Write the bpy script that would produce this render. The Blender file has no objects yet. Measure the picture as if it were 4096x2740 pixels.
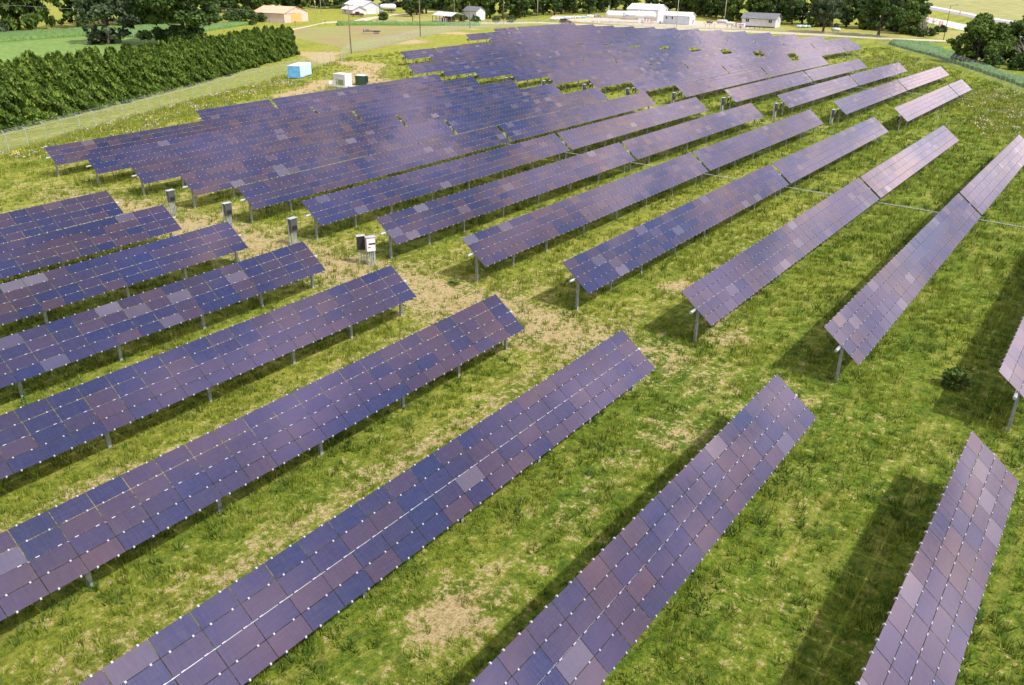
import bpy, bmesh, math, random
import numpy as np
from mathutils import Matrix, Vector, Euler
random.seed(7); rng = np.random.default_rng(11)
R = math.radians
scn = bpy.context.scene
COL = scn.collection

# ------------------------------------------------------------------ camera
CAM_H = 16.41
cam_d = bpy.data.cameras.new('camera')
cam_d.sensor_width = 36.0; cam_d.lens = 3306.6 / 4096 * 36.0
cam_d.clip_start = 0.3; cam_d.clip_end = 6000
cam = bpy.data.objects.new('camera', cam_d); COL.objects.link(cam)
YAW, PITCH, ROLL = 0.6299, -0.4372, 0.0126
_fw = Vector((-math.sin(YAW)*math.cos(PITCH), math.cos(YAW)*math.cos(PITCH), math.sin(PITCH)))
_r0 = Vector((math.cos(YAW), math.sin(YAW), 0)); _u0 = _r0.cross(_fw)
_rt = _r0*math.cos(ROLL) + _u0*math.sin(ROLL); _up = _u0*math.cos(ROLL) - _r0*math.sin(ROLL)
M = Matrix((_rt, _up, -_fw)).transposed().to_4x4(); M.translation = Vector((0, 0, CAM_H))
cam.matrix_world = M
scn.camera = cam

# ------------------------------------------------------------------ sun + sky
SUN_EL, SUN_AZ = R(52), R(88)          # azimuth measured from +Y towards +X
sd = Vector((math.sin(SUN_AZ)*math.cos(SUN_EL), math.cos(SUN_AZ)*math.cos(SUN_EL), math.sin(SUN_EL)))
sl = bpy.data.lights.new('sun', 'SUN'); sl.energy = 3.1; sl.angle = R(1.2); sl.color = (1.0, 0.955, 0.87)
so = bpy.data.objects.new('sun', sl); COL.objects.link(so)
so.rotation_mode = 'QUATERNION'; so.rotation_quaternion = sd.to_track_quat('Z', 'Y'); so.location = (0, 0, 80)

world = bpy.data.worlds.new('World'); scn.world = world; world.use_nodes = True
nt = world.node_tree; nt.nodes.clear(); N = nt.nodes.new; L = nt.links.new
wo = N('ShaderNodeOutputWorld'); bg = N('ShaderNodeBackground'); bg.inputs[1].default_value = 0.15
sky = N('ShaderNodeTexSky'); sky.sky_type = 'NISHITA'; sky.sun_disc = False
sky.sun_elevation = SUN_EL; sky.sun_rotation = SUN_AZ; sky.air_density = 1.0; sky.dust_density = 1.2
tc = N('ShaderNodeTexCoord'); sp = N('ShaderNodeSeparateXYZ'); L(tc.outputs['Generated'], sp.inputs[0])
ad = N('ShaderNodeMath'); ad.operation = 'ADD'; ad.inputs[1].default_value = 0.16
mx = N('ShaderNodeMath'); mx.operation = 'MAXIMUM'; mx.inputs[1].default_value = 0.0
L(sp.outputs[2], mx.inputs[0]); L(mx.outputs[0], ad.inputs[0])
dx = N('ShaderNodeMath'); dx.operation = 'DIVIDE'; dy = N('ShaderNodeMath'); dy.operation = 'DIVIDE'
L(sp.outputs[0], dx.inputs[0]); L(ad.outputs[0], dx.inputs[1]); L(sp.outputs[1], dy.inputs[0]); L(ad.outputs[0], dy.inputs[1])
cb = N('ShaderNodeCombineXYZ'); L(dx.outputs[0], cb.inputs[0]); L(dy.outputs[0], cb.inputs[1])
cn = N('ShaderNodeTexNoise'); cn.inputs['Scale'].default_value = 5.5; cn.inputs['Detail'].default_value = 8
cn.inputs['Roughness'].default_value = 0.62; cn.inputs['Distortion'].default_value = 0.5
L(cb.outputs[0], cn.inputs['Vector'])
cr = N('ShaderNodeValToRGB'); cr.color_ramp.elements[0].position = 0.40; cr.color_ramp.elements[1].position = 0.56
cr.color_ramp.elements[0].color = (0, 0, 0, 1); cr.color_ramp.elements[1].color = (1, 1, 1, 1)
cz = N('ShaderNodeMath'); cz.operation = 'MULTIPLY_ADD'; cz.inputs[1].default_value = -0.20; L(mx.outputs[0], cz.inputs[0]); L(cn.outputs['Fac'], cz.inputs[2])
cz2 = N('ShaderNodeMath'); cz2.operation = 'ADD'; cz2.inputs[1].default_value = 0.10; L(cz.outputs[0], cz2.inputs[0]); L(cz2.outputs[0], cr.inputs[0])
cn2 = N('ShaderNodeTexNoise'); cn2.inputs['Scale'].default_value = 2.2; cn2.inputs['Detail'].default_value = 5; L(cb.outputs[0], cn2.inputs['Vector'])
cc = N('ShaderNodeValToRGB'); cc.color_ramp.elements[0].position = 0.34; cc.color_ramp.elements[1].position = 0.64
cc.color_ramp.elements[0].color = (1.8, 1.7, 2.6, 1); cc.color_ramp.elements[1].color = (12.0, 9.4, 9.2, 1)
L(cn2.outputs['Fac'], cc.inputs[0])
cm = N('ShaderNodeMix'); cm.data_type = 'RGBA'
L(cc.outputs[0], cm.inputs['B'])
L(cr.outputs[0], cm.inputs['Factor']); L(sky.outputs[0], cm.inputs['A'])
L(cm.outputs['Result'], bg.inputs[0]); L(bg.outputs[0], wo.inputs[0])

vs = scn.view_settings; vs.view_transform = 'Standard'; vs.look = 'None'; vs.exposure = 0.78; vs.gamma = 1.0
vs.use_curve_mapping = False
scn.render.engine = 'CYCLES'
scn.cycles.max_bounces = 6; scn.cycles.transparent_max_bounces = 12
scn.cycles.caustics_reflective = False; scn.cycles.caustics_refractive = False
scn.cycles.sample_clamp_indirect = 4.0

# ------------------------------------------------------------------ terrain
ROW0, PITCHX, TUBE_H, TILT = -112.21, 7.4246, 2.017, 0.6574
def _sm(v, a, b, s=12.0):
    v = np.asarray(v, float)
    t = np.clip((v-(b-s))/(2*s), 0, 1); hi = (b-s) + 2*s*(t-t*t/2)
    t2 = np.clip(((a+s)-v)/(2*s), 0, 1); lo = (a+s) - 2*s*(t2-t2*t2/2)
    return np.where(v > b-s, hi, np.where(v < a+s, lo, v))
def surf(x, y):
    X = _sm(x, -140, 70)/100; Y = _sm(y, -40, 262)/100
    return -2.9269*X*X - 2.0553*X*Y - 0.9145*Y*Y
def gz(x, y): return surf(x, y) - TUBE_H
def gzf(x, y): return float(gz(x, y))

# ------------------------------------------------------------------ materials
def mat(name, base=(0.5, 0.5, 0.5), rough=0.6, metal=0.0, spec=0.5):
    m = bpy.data.materials.new(name); m.use_nodes = True
    b = m.node_tree.nodes['Principled BSDF']
    b.inputs['Base Color'].default_value = (*base, 1); b.inputs['Roughness'].default_value = rough
    b.inputs['Metallic'].default_value = metal; b.inputs['Specular IOR Level'].default_value = spec
    return m
def ramp(t, stops, fac):
    r = t.nodes.new('ShaderNodeValToRGB'); e = r.color_ramp.elements
    while len(e) < len(stops): e.new(0.5)
    for k, (p, c) in enumerate(stops): e[k].position = p; e[k].color = (*c, 1)
    t.links.new(fac, r.inputs[0]); return r.outputs[0]
def noise(t, scale, detail=4, rough=0.55, vec=None, dist=0.0, out='Fac'):
    n = t.nodes.new('ShaderNodeTexNoise'); n.inputs['Scale'].default_value = scale
    n.inputs['Detail'].default_value = detail; n.inputs['Roughness'].default_value = rough
    n.inputs['Distortion'].default_value = dist
    if vec is None:
        g = t.nodes.new('ShaderNodeNewGeometry'); vec = g.outputs['Position']
    t.links.new(vec, n.inputs['Vector']); return n.outputs[out]
def mixc(t, f, a, b, mode='MIX'):
    m = t.nodes.new('ShaderNodeMix'); m.data_type = 'RGBA'; m.blend_type = mode
    for s, v in (('Factor', f), ('A', a), ('B', b)):
        if isinstance(v, (int, float)): m.inputs[s].default_value = v
        elif isinstance(v, tuple): m.inputs[s].default_value = (*v, 1)
        else: t.links.new(v, m.inputs[s])
    return m.outputs['Result']
def mth(t, op, a, b=None, clamp=False):
    m = t.nodes.new('ShaderNodeMath'); m.operation = op; m.use_clamp = clamp
    for k, v in ((0, a), (1, b)):
        if v is None: continue
        if isinstance(v, (int, float)): m.inputs[k].default_value = v
        else: t.links.new(v, m.inputs[k])
    return m.outputs[0]
def bump(t, h, strength, dist):
    b = t.nodes.new('ShaderNodeBump'); b.inputs['Strength'].default_value = strength; b.inputs['Distance'].default_value = dist
    t.links.new(h, b.inputs['Height']); t.links.new(b.outputs[0], t.nodes['Principled BSDF'].inputs['Normal'])
def setc(t, c): t.links.new(c, t.nodes['Principled BSDF'].inputs['Base Color'])
def noisy(name, c1, c2, scale, rough=0.7, metal=0.0, bmp=0.0, lo=0.35, hi=0.65):
    m = mat(name, c1, rough, metal); t = m.node_tree
    f = noise(t, scale, 5)
    setc(t, ramp(t, [(lo, c1), (hi, c2)], f))
    if bmp: bump(t, f, bmp, 0.1)
    return m

def panel_material(name):
    m = mat(name, (0.06, 0.05, 0.12), 0.16); t = m.node_tree; b = t.nodes['Principled BSDF']
    oi = t.nodes.new('ShaderNodeObjectInfo'); g = t.nodes.new('ShaderNodeNewGeometry')
    r = mth(t, 'FRACT', mth(t, 'ADD', oi.outputs['Random'], g.outputs['Random Per Island']))
    c = ramp(t, [(0.0, (0.003, 0.007, 0.034)), (0.25, (0.008, 0.009, 0.040)), (0.45, (0.018, 0.012, 0.028)),
                 (0.75, (0.032, 0.017, 0.026)), (0.95, (0.046, 0.024, 0.026)), (0.995, (0.09, 0.08, 0.10))], r)
    big = noise(t, 0.09, 3, 0.6)
    c = mixc(t, ramp(t, [(0.38, (0, 0, 0)), (0.66, (1, 1, 1))], big), c, mixc(t, 0.6, c, (0.010, 0.018, 0.085)))
    # dust film with streaks running down the slope of the glass
    mp = t.nodes.new('ShaderNodeMapping'); mp.inputs['Scale'].default_value = (1.2, 9.0, 1.2)
    t.links.new(g.outputs['Position'], mp.inputs[0])
    st = noise(t, 1.4, 6, 0.7, vec=mp.outputs[0])
    mp2 = t.nodes.new('ShaderNodeMapping'); mp2.inputs['Scale'].default_value = (14.0, 1.4, 14.0)
    t.links.new(g.outputs['Position'], mp2.inputs[0])
    st2 = noise(t, 1.3, 4, 0.65, vec=mp2.outputs[0])
    dust = mth(t, 'MULTIPLY', ramp(t, [(0.12, (0, 0, 0)), (0.42, (1, 1, 1))], mth(t, 'MULTIPLY', st, st2)), 0.05)
    c = mixc(t, dust, c, (0.30, 0.29, 0.36))
    setc(t, c)
    rr = t.nodes.new('ShaderNodeMapRange'); t.links.new(st, rr.inputs[0])
    rr.inputs[1].default_value = 0.3; rr.inputs[2].default_value = 0.7; rr.inputs[3].default_value = 0.05; rr.inputs[4].default_value = 0.14
    t.links.new(rr.outputs[0], b.inputs['Roughness'])
    b.inputs['IOR'].default_value = 1.8
    b.inputs['Specular Tint'].default_value = (1.0, 0.87, 0.97, 1)
    return m
M_PANEL = panel_material('thin_film_glass')
M_EDGE = mat('panel_edge', (0.05, 0.05, 0.06), 0.4)
M_CLIP = mat('clip_metal', (0.32, 0.33, 0.35), 0.35, 0.1)
M_GALV = noisy('galvanized_steel', (0.30, 0.35, 0.37), (0.48, 0.53, 0.55), 6.0, 0.45, 0.35)
M_TUBE = noisy('tube_steel', (0.34, 0.38, 0.40), (0.46, 0.50, 0.52), 4.0, 0.4, 0.3)
M_BLACK = mat('black_rubber', (0.012, 0.013, 0.014), 0.55)
M_WHITE = noisy('white_paint', (0.60, 0.61, 0.62), (0.68, 0.68, 0.68), 1.5, 0.5)

def ground_material():
    m = mat('meadow_soil', (0.2, 0.2, 0.05), 0.95, 0, 0.15); t = m.node_tree
    at = t.nodes.new('ShaderNodeAttribute'); at.attribute_name = 'cover'
    s = t.nodes.new('ShaderNodeSeparateColor'); t.links.new(at.outputs['Color'], s.inputs[0])
    n1 = noise(t, 1.3, 8, 0.72); n2 = noise(t, 5.0, 6, 0.75); n3 = noise(t, 0.12, 4, 0.55); n4 = noise(t, 14.0, 3, 0.6)
    green = ramp(t, [(0.36, (0.05, 0.07, 0.012)), (0.45, (0.15, 0.19, 0.020)), (0.53, (0.28, 0.30, 0.035)), (0.64, (0.44, 0.40, 0.10))],
                 mth(t, 'ADD', mth(t, 'MULTIPLY', n1, 0.5), mth(t, 'MULTIPLY', n2, 0.5)))
    lush = ramp(t, [(0.36, (0.028, 0.052, 0.008)), (0.46, (0.085, 0.150, 0.012)), (0.55, (0.19, 0.25, 0.022)), (0.66, (0.32, 0.33, 0.05))],
                mth(t, 'ADD', mth(t, 'MULTIPLY', n1, 0.5), mth(t, 'MULTIPLY', n2, 0.5)))
    sand = ramp(t, [(0.36, (0.17, 0.155, 0.05)), (0.47, (0.38, 0.30, 0.13)), (0.60, (0.54, 0.43, 0.24))],
                mth(t, 'ADD', mth(t, 'MULTIPLY', n2, 0.6), mth(t, 'MULTIPLY', n4, 0.4)))
    k = mth(t, 'ADD', s.outputs[1], mth(t, 'MULTIPLY', mth(t, 'SUBTRACT', n3, 0.5), 1.2))
    c = mixc(t, ramp(t, [(0.3, (0, 0, 0)), (0.7, (1, 1, 1))], k), green, lush)
    mp = t.nodes.new('ShaderNodeMapping'); mp.inputs['Scale'].default_value = (1.5, 0.16, 1.0)
    gg = t.nodes.new('ShaderNodeNewGeometry'); t.links.new(gg.outputs['Position'], mp.inputs[0])
    c = mixc(t, mth(t, 'MULTIPLY', ramp(t, [(0.50, (0, 0, 0)), (0.66, (1, 1, 1))], noise(t, 1.0, 5, 0.65, vec=mp.outputs[0])), 0.4), c, (0.42, 0.37, 0.09))
    q = mth(t, 'ADD', s.outputs[0], mth(t, 'MULTIPLY', mth(t, 'SUBTRACT', mth(t, 'ADD', mth(t, 'MULTIPLY', n1, 0.5), mth(t, 'MULTIPLY', n2, 0.5)), 0.5), 5.2))
    c = mixc(t, ramp(t, [(0.40, (0, 0, 0)), (0.62, (1, 1, 1))], q), c, sand)
    setc(t, c); bump(t, mth(t, 'ADD', n2, mth(t, 'MULTIPLY', n4, 0.4)), 0.9, 0.25)
    return m
M_GROUND = ground_material()
M_CROP = noisy('crop_leaves', (0.045, 0.105, 0.018), (0.12, 0.22, 0.045), 1.6, 0.9, 0, 0.8)
M_CROP2 = noisy('low_crop', (0.09, 0.17, 0.02), (0.15, 0.25, 0.04), 0.8, 0.9, 0, 0.5)
M_SOY = noisy('soy_leaves', (0.025, 0.080, 0.012), (0.10, 0.21, 0.035), 1.1, 0.9, 0, 1.0)
M_LAWN = noisy('lawn', (0.20, 0.20, 0.035), (0.31, 0.30, 0.07), 0.4, 0.95, 0, 0.3)
M_DRY = noisy('dry_meadow', (0.17, 0.20, 0.045), (0.30, 0.28, 0.09), 0.15, 0.95, 0, 0.3)
M_GRAVEL = noisy('pale_gravel', (0.38, 0.33, 0.23), (0.50, 0.44, 0.32), 2.0, 0.95, 0, 0.2)
M_ASPH = noisy('asphalt', (0.20, 0.20, 0.21), (0.27, 0.27, 0.28), 1.0, 0.9)
M_CONC = noisy('concrete', (0.42, 0.40, 0.36), (0.56, 0.54, 0.50), 2.0, 0.9)
M_SHLD = mat('white_shoulder', (0.62, 0.61, 0.58), 0.9)

def leaf_mat(name, stops, trans=0.25):
    m = mat(name, stops[0][1], 0.75, 0, 0.25); t = m.node_tree; b = t.nodes['Principled BSDF']
    g = t.nodes.new('ShaderNodeNewGeometry'); oi = t.nodes.new('ShaderNodeObjectInfo')
    f = mth(t, 'ADD', mth(t, 'MULTIPLY', g.outputs['Random Per Island'], 0.8), mth(t, 'MULTIPLY', oi.outputs['Random'], 0.2))
    c = ramp(t, stops, f); setc(t, c)
    tr = t.nodes.new('ShaderNodeBsdfTranslucent'); t.links.new(c, tr.inputs[0])
    mx = t.nodes.new('ShaderNodeMixShader'); mx.inputs[0].default_value = trans
    t.links.new(b.outputs[0], mx.inputs[1]); t.links.new(tr.outputs[0], mx.inputs[2])
    t.links.new(mx.outputs[0], t.nodes['Material Output'].inputs[0]); return m
M_LEAF = leaf_mat('broad_leaves', [(0, (0.026, 0.060, 0.013)), (0.5, (0.055, 0.110, 0.022)), (1, (0.12, 0.18, 0.045))])
M_LEAF2 = leaf_mat('bright_leaves', [(0, (0.035, 0.075, 0.010)), (0.5, (0.075, 0.135, 0.020)), (1, (0.15, 0.21, 0.04))])
M_LEAFG = leaf_mat('grey_green_leaves', [(0, (0.035, 0.060, 0.025)), (0.5, (0.065, 0.100, 0.045)), (1, (0.13, 0.17, 0.09))])
M_HEDGE = leaf_mat('arborvitae', [(0, (0.018, 0.045, 0.005)), (0.5, (0.075, 0.14, 0.016)), (1, (0.21, 0.29, 0.045))], 0.25)
M_GRASS = leaf_mat('grass_blades', [(0, (0.07, 0.11, 0.015)), (0.4, (0.17, 0.24, 0.022)), (0.75, (0.29, 0.33, 0.04)), (1, (0.42, 0.37, 0.15))], 0.3)
M_WEED = leaf_mat('weed_leaves', [(0, (0.035, 0.085, 0.010)), (0.5, (0.09, 0.16, 0.020)), (1, (0.18, 0.24, 0.04))], 0.3)
M_WFL = mat('white_petals', (0.52, 0.45, 0.44), 0.8); M_YFL = mat('yellow_petals', (0.75, 0.55, 0.03), 0.8)
M_BARK = noisy('bark', (0.06, 0.048, 0.035), (0.12, 0.10, 0.075), 3.0, 0.95)
M_DEAD = noisy('dead_wood', (0.28, 0.25, 0.21), (0.40, 0.37, 0.32), 3.0, 0.95)
M_POLE = noisy('wooden_pole', (0.15, 0.10, 0.065), (0.24, 0.17, 0.11), 1.5, 0.9)
M_POLEG = noisy('grey_pole', (0.32, 0.30, 0.27), (0.42, 0.40, 0.37), 1.5, 0.8)
M_DKPOLE = mat('dark_metal_pole', (0.03, 0.04, 0.045), 0.5, 0.4)
M_GLASS = mat('dark_glass', (0.02, 0.025, 0.03), 0.08)
M_GREEN = noisy('dark_green_paint', (0.018, 0.055, 0.030), (0.03, 0.08, 0.045), 2.0, 0.5)
M_CAB = noisy('pale_grey_green_paint', (0.50, 0.56, 0.53), (0.62, 0.67, 0.64), 1.0, 0.5)
M_BLUE = noisy('blue_container_paint', (0.10, 0.36, 0.62), (0.18, 0.48, 0.74), 1.4, 0.55)
M_BLUEP = noisy('faded_blue_paint', (0.38, 0.58, 0.74), (0.52, 0.70, 0.82), 1.4, 0.55)
M_RED = mat('red_paint', (0.45, 0.02, 0.02), 0.4); M_DKRED = mat('dark_red_car_paint', (0.045, 0.010, 0.018), 0.25)
M_ORANGE = mat('orange_plastic', (0.85, 0.13, 0.02), 0.5)
M_YEL = mat('yellow_paint', (0.80, 0.45, 0.02), 0.5)
M_TAN = noisy('tan_siding', (0.50, 0.41, 0.34), (0.58, 0.48, 0.40), 0.8, 0.7)
M_TANR = noisy('tan_metal_roof', (0.62, 0.36, 0.22), (0.70, 0.42, 0.27), 0.6, 0.6)
M_TAND = mat('orange_tan_door', (0.68, 0.36, 0.13), 0.6)
M_SIDE = noisy('white_siding', (0.50, 0.53, 0.55), (0.58, 0.60, 0.62), 0.9, 0.6)
M_ROOFW = noisy('white_metal_roof', (0.56, 0.56, 0.59), (0.64, 0.64, 0.67), 0.6, 0.45)
M_ROOFG = noisy('grey_shingles', (0.10, 0.11, 0.12), (0.17, 0.18, 0.19), 1.8, 0.9)
M_GREYW = noisy('grey_blue_siding', (0.40, 0.47, 0.52), (0.50, 0.57, 0.61), 0.9, 0.6)

def fence_mat():
    m = bpy.data.materials.new('chain_link'); m.use_nodes = True; t = m.node_tree
    b = t.nodes['Principled BSDF']; b.inputs['Base Color'].default_value = (0.34, 0.45, 0.39, 1); b.inputs['Metallic'].default_value = 0.1; b.inputs['Roughness'].default_value = 0.5
    tr = t.nodes.new('ShaderNodeBsdfTransparent'); mx = t.nodes.new('ShaderNodeMixShader')
    uv = t.nodes.new('ShaderNodeUVMap')
    s = t.nodes.new('ShaderNodeSeparateXYZ'); t.links.new(uv.outputs[0], s.inputs[0])
    def band(op):
        a = mth(t, op, s.outputs[0], s.outputs[1]); f = mth(t, 'FRACT', mth(t, 'MULTIPLY', a, 13.0))
        return mth(t, 'LESS_THAN', f, 0.08)
    k = mth(t, 'MAXIMUM', band('ADD'), band('SUBTRACT'))
    t.links.new(k, mx.inputs[0]); t.links.new(tr.outputs[0], mx.inputs[1]); t.links.new(b.outputs[0], mx.inputs[2])
    t.links.new(mx.outputs[0], t.nodes['Material Output'].inputs[0]); return m
M_FENCE = fence_mat()

# ------------------------------------------------------------------ helpers
class MB:
    def __init__(s): s.v = []; s.f = []; s.mi = []
    def quad(s, pts, m=0):
        k = len(s.v); s.v += [tuple(p) for p in pts]; s.f.append(tuple(range(k, k+len(pts)))); s.mi.append(m)
    def box(s, c, d, rz=0.0, m=0, mtx=None, taper=1.0):
        k = len(s.v); hx, hy, hz = d[0]/2, d[1]/2, d[2]/2
        ca, sa = math.cos(rz), math.sin(rz)
        for z in (-hz, hz):
            q = taper if z > 0 else 1.0
            for x, y in ((-hx*q, -hy*q), (hx*q, -hy*q), (hx*q, hy*q), (-hx*q, hy*q)):
                p = Vector((c[0]+x*ca-y*sa, c[1]+x*sa+y*ca, c[2]+z))
                if mtx: p = mtx @ p
                s.v.append(tuple(p))
        for f in ((0, 3, 2, 1), (4, 5, 6, 7), (0, 1, 5, 4), (1, 2, 6, 5), (2, 3, 7, 6), (3, 0, 4, 7)):
            s.f.append(tuple(k+i for i in f)); s.mi.append(m)
        return s
    def tube(s, pts, r, n=8, m=0, cap=True):
        pts = [Vector(p) for p in pts]; rs = r if isinstance(r, (list, tuple)) else [r]*len(pts)
        rings = []
        for i, p in enumerate(pts):
            d = (pts[min(i+1, len(pts)-1)] - pts[max(i-1, 0)]).normalized()
            a = Vector((0, 0, 1)) if abs(d.z) < 0.9 else Vector((1, 0, 0))
            u = d.cross(a).normalized(); w = d.cross(u)
            k = len(s.v); rings.append(k)
            for j in range(n):
                t = 2*math.pi*j/n; s.v.append(tuple(p + rs[i]*(math.cos(t)*u + math.sin(t)*w)))
        for i in range(len(rings)-1):
            for j in range(n):
                a, b = rings[i]+j, rings[i]+(j+1) % n
                s.f.append((a, b, b-rings[i]+rings[i+1], a-rings[i]+rings[i+1])); s.mi.append(m)
        if cap:
            s.f.append(tuple(rings[0]+j for j in range(n))); s.mi.append(m)
            s.f.append(tuple(rings[-1]+n-1-j for j in range(n))); s.mi.append(m)
        return s
    def prism(s, prof, y0, y1, axis='y', m=0):
        # prof: list of (a, z); extruded along y (or x)
        k = len(s.v); n = len(prof)
        for yy in (y0, y1):
            for a, z in prof: s.v.append((a, yy, z) if axis == 'y' else (yy, a, z))
        s.f.append(tuple(k+i for i in range(n))); s.mi.append(m)
        s.f.append(tuple(k+n+n-1-i for i in range(n))); s.mi.append(m)
        for i in range(n):
            j = (i+1) % n; s.f.append((k+i, k+j, k+n+j, k+n+i)); s.mi.append(m)
        return s
    def mesh(s, name, mats, smooth=False):
        me = bpy.data.meshes.new(name); me.from_pydata(s.v, [], s.f)
        for q in (mats if isinstance(mats, (list, tuple)) else [mats]): me.materials.append(q)
        me.polygons.foreach_set('material_index', s.mi)
        bm = bmesh.new(); bm.from_mesh(me); bmesh.ops.recalc_face_normals(bm, faces=bm.faces); bm.to_mesh(me); bm.free()
        if smooth: me.polygons.foreach_set('use_smooth', [True]*len(me.polygons))
        me.update(); return me
    def build(s, name, mats, parent=None, smooth=False):
        return link(name, s.mesh(name, mats, smooth), parent)
def link(name, me, parent=None):
    o = bpy.data.objects.new(name, me); COL.objects.link(o)
    if parent: o.parent = parent
    return o
def tag(o, label=None, cat=None, group=None, kind=None):
    if label: o['label'] = label
    if cat: o['category'] = cat
    if group: o['group'] = group
    if kind: o['kind'] = kind
    return o
def empty(name, loc, rz=0.0, label=None, cat=None, group=None):
    o = bpy.data.objects.new(name, None); COL.objects.link(o); o.empty_display_size = 0.5
    o.location = loc; o.rotation_euler = (0, 0, rz); return tag(o, label, cat, group)
def copy_tree(o, parent=None):
    c = o.copy(); COL.objects.link(c); c.parent = parent
    for ch in list(o.children): copy_tree(ch, c)
    return c
def np_mesh(name, V, F, mats, smooth=False, mi=None):
    me = bpy.data.meshes.new(name); nf, k = F.shape
    me.vertices.add(len(V)); me.vertices.foreach_set('co', V.astype(np.float32).ravel())
    me.loops.add(nf*k); me.loops.foreach_set('vertex_index', F.astype(np.int32).ravel())
    me.polygons.add(nf); me.polygons.foreach_set('loop_start', np.arange(0, nf*k, k, dtype=np.int32))
    for q in (mats if isinstance(mats, (list, tuple)) else [mats]): me.materials.append(q)
    if mi is not None: me.polygons.foreach_set('material_index', mi.astype(np.int32))
    if smooth: me.polygons.foreach_set('use_smooth', np.ones(nf, bool))
    me.update(calc_edges=True); me.validate(); return me
def ordi(n):
    w = ['zeroth', 'first', 'second', 'third', 'fourth', 'fifth', 'sixth', 'seventh', 'eighth', 'ninth', 'tenth', 'eleventh', 'twelfth', 'thirteenth', 'fourteenth', 'fifteenth']
    if n < len(w): return w[n]
    return '%d%s' % (n, 'th' if 10 < n % 100 < 14 else {1: 'st', 2: 'nd', 3: 'rd'}.get(n % 10, 'th'))

# ------------------------------------------------------------------ ground sheet
def pl_dist(px, py, pts):
    d = np.full(px.shape, 1e9)
    for (ax, ay), (bx, by) in zip(pts[:-1], pts[1:]):
        vx, vy = bx-ax, by-ay; t = np.clip(((px-ax)*vx+(py-ay)*vy)/(vx*vx+vy*vy), 0, 1)
        d = np.minimum(d, np.hypot(px-ax-t*vx, py-ay-t*vy))
    return d
def ss(v, a, b):
    t = np.clip((v-a)/(b-a), 0, 1); return t*t*(3-2*t)
def sand_cover(x, y):
    s = 0.85*np.exp(-((y-34.6)/3.3)**2)*ss(x, -95, -62)*(1-0.80*ss(x, -26, -6))
    s = s + 0.45*np.exp(-((y-108)/3.5)**2)*ss(x, -90, -50)*(1-ss(x, -40, -20))
    t = np.mod((x-ROW0)/PITCHX, 1.0)
    lane = np.exp(-((t-0.40)/0.17)**2)
    s = s + 0.60*lane*(1-ss(y, 28, 34))*(1-ss(x, -30, -2)*0.75)
    s = s + 0.42*lane*ss(y, 36, 40)*(1-ss(y, 55, 110))*(1-ss(x, -28, -8))
    trk = pl_dist(x, y, [(-160, 140), (-149, 133), (-136, 133), (-128, 124), (-120, 115), (-112, 109), (-104, 108)])
    s = s + 1.6*np.exp(-(trk/3.0)**2)
    trk2 = pl_dist(x, y, [(-120, 106), (-114, 98), (-110, 89)])
    s = s + 1.5*np.exp(-(trk2/2.6)**2)
    trk3 = pl_dist(x, y, [(-160, 140), (-178, 208), (-186, 225), (-192, 232)])
    s = s + 1.8*np.exp(-(trk3/2.0)**2)
    for cx, cy, r in ((-13, 15, 1.3), (-14.5, 40, 1.2), (-16, 43, 1.0), (-12, 29, 0.9), (-20, 45, 0.8), (-5.5, 13, 1.5), (-27, 12, 1.4)):
        s = s + 0.75*np.exp(-((x-cx)**2+(y-cy)**2)/r**2)
    return s
def lush_cover(x, y):
    t = np.mod((x-ROW0)/PITCHX+0.5, 1.0)-0.5
    under = np.exp(-((t+0.10)/0.22)**2)
    l = 0.25 + 0.35*under + 0.45*ss(x, -32, -4) - 0.2*ss(x, -70, -110) + 0.25*ss(y, 60, 110)*(1-ss(x, -40, -90))
    return l
xs = np.concatenate([[-3000, -1800, -1100, -750, -560, -440], np.arange(-380, -160, 10), np.arange(-160, 62, 1.4), np.arange(64, 140, 8), [170, 240, 400, 800, 1600, 3000]])
ys = np.concatenate([[-3000, -1200, -500, -200, -100, -60, -30], np.arange(-15, 262, 1.4), np.arange(264, 360, 6), np.arange(366, 560, 16), [600, 700, 900, 1300, 2000, 3000]])
GX, GY = np.meshgrid(xs, ys); nx, ny = len(xs), len(ys)
GZ = gz(GX, GY) + 0.05*np.sin(GX*0.9+1.3*np.sin(GY*0.31))*np.sin(GY*0.7)*((GX > -150) & (GX < 60) & (GY > -10) & (GY < 255))
V = np.stack([GX.ravel(), GY.ravel(), GZ.ravel()], 1)
ii = (np.arange(ny-1)[:, None]*nx + np.arange(nx-1)[None, :]).ravel()
F = np.stack([ii, ii+1, ii+nx+1, ii+nx], 1)
gme = np_mesh('ground', V, F, M_GROUND, True)
ca = gme.color_attributes.new('cover', 'FLOAT_COLOR', 'POINT')
cv = np.zeros((len(V), 4), np.float32); cv[:, 0] = sand_cover(V[:, 0], V[:, 1]); cv[:, 1] = lush_cover(V[:, 0], V[:, 1]); cv[:, 3] = 1
ca.data.foreach_set('color', cv.ravel())
ground = tag(link('ground', gme), 'yellow green meadow ground with sandy bare strips under the solar rows', 'ground', kind='structure')

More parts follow.
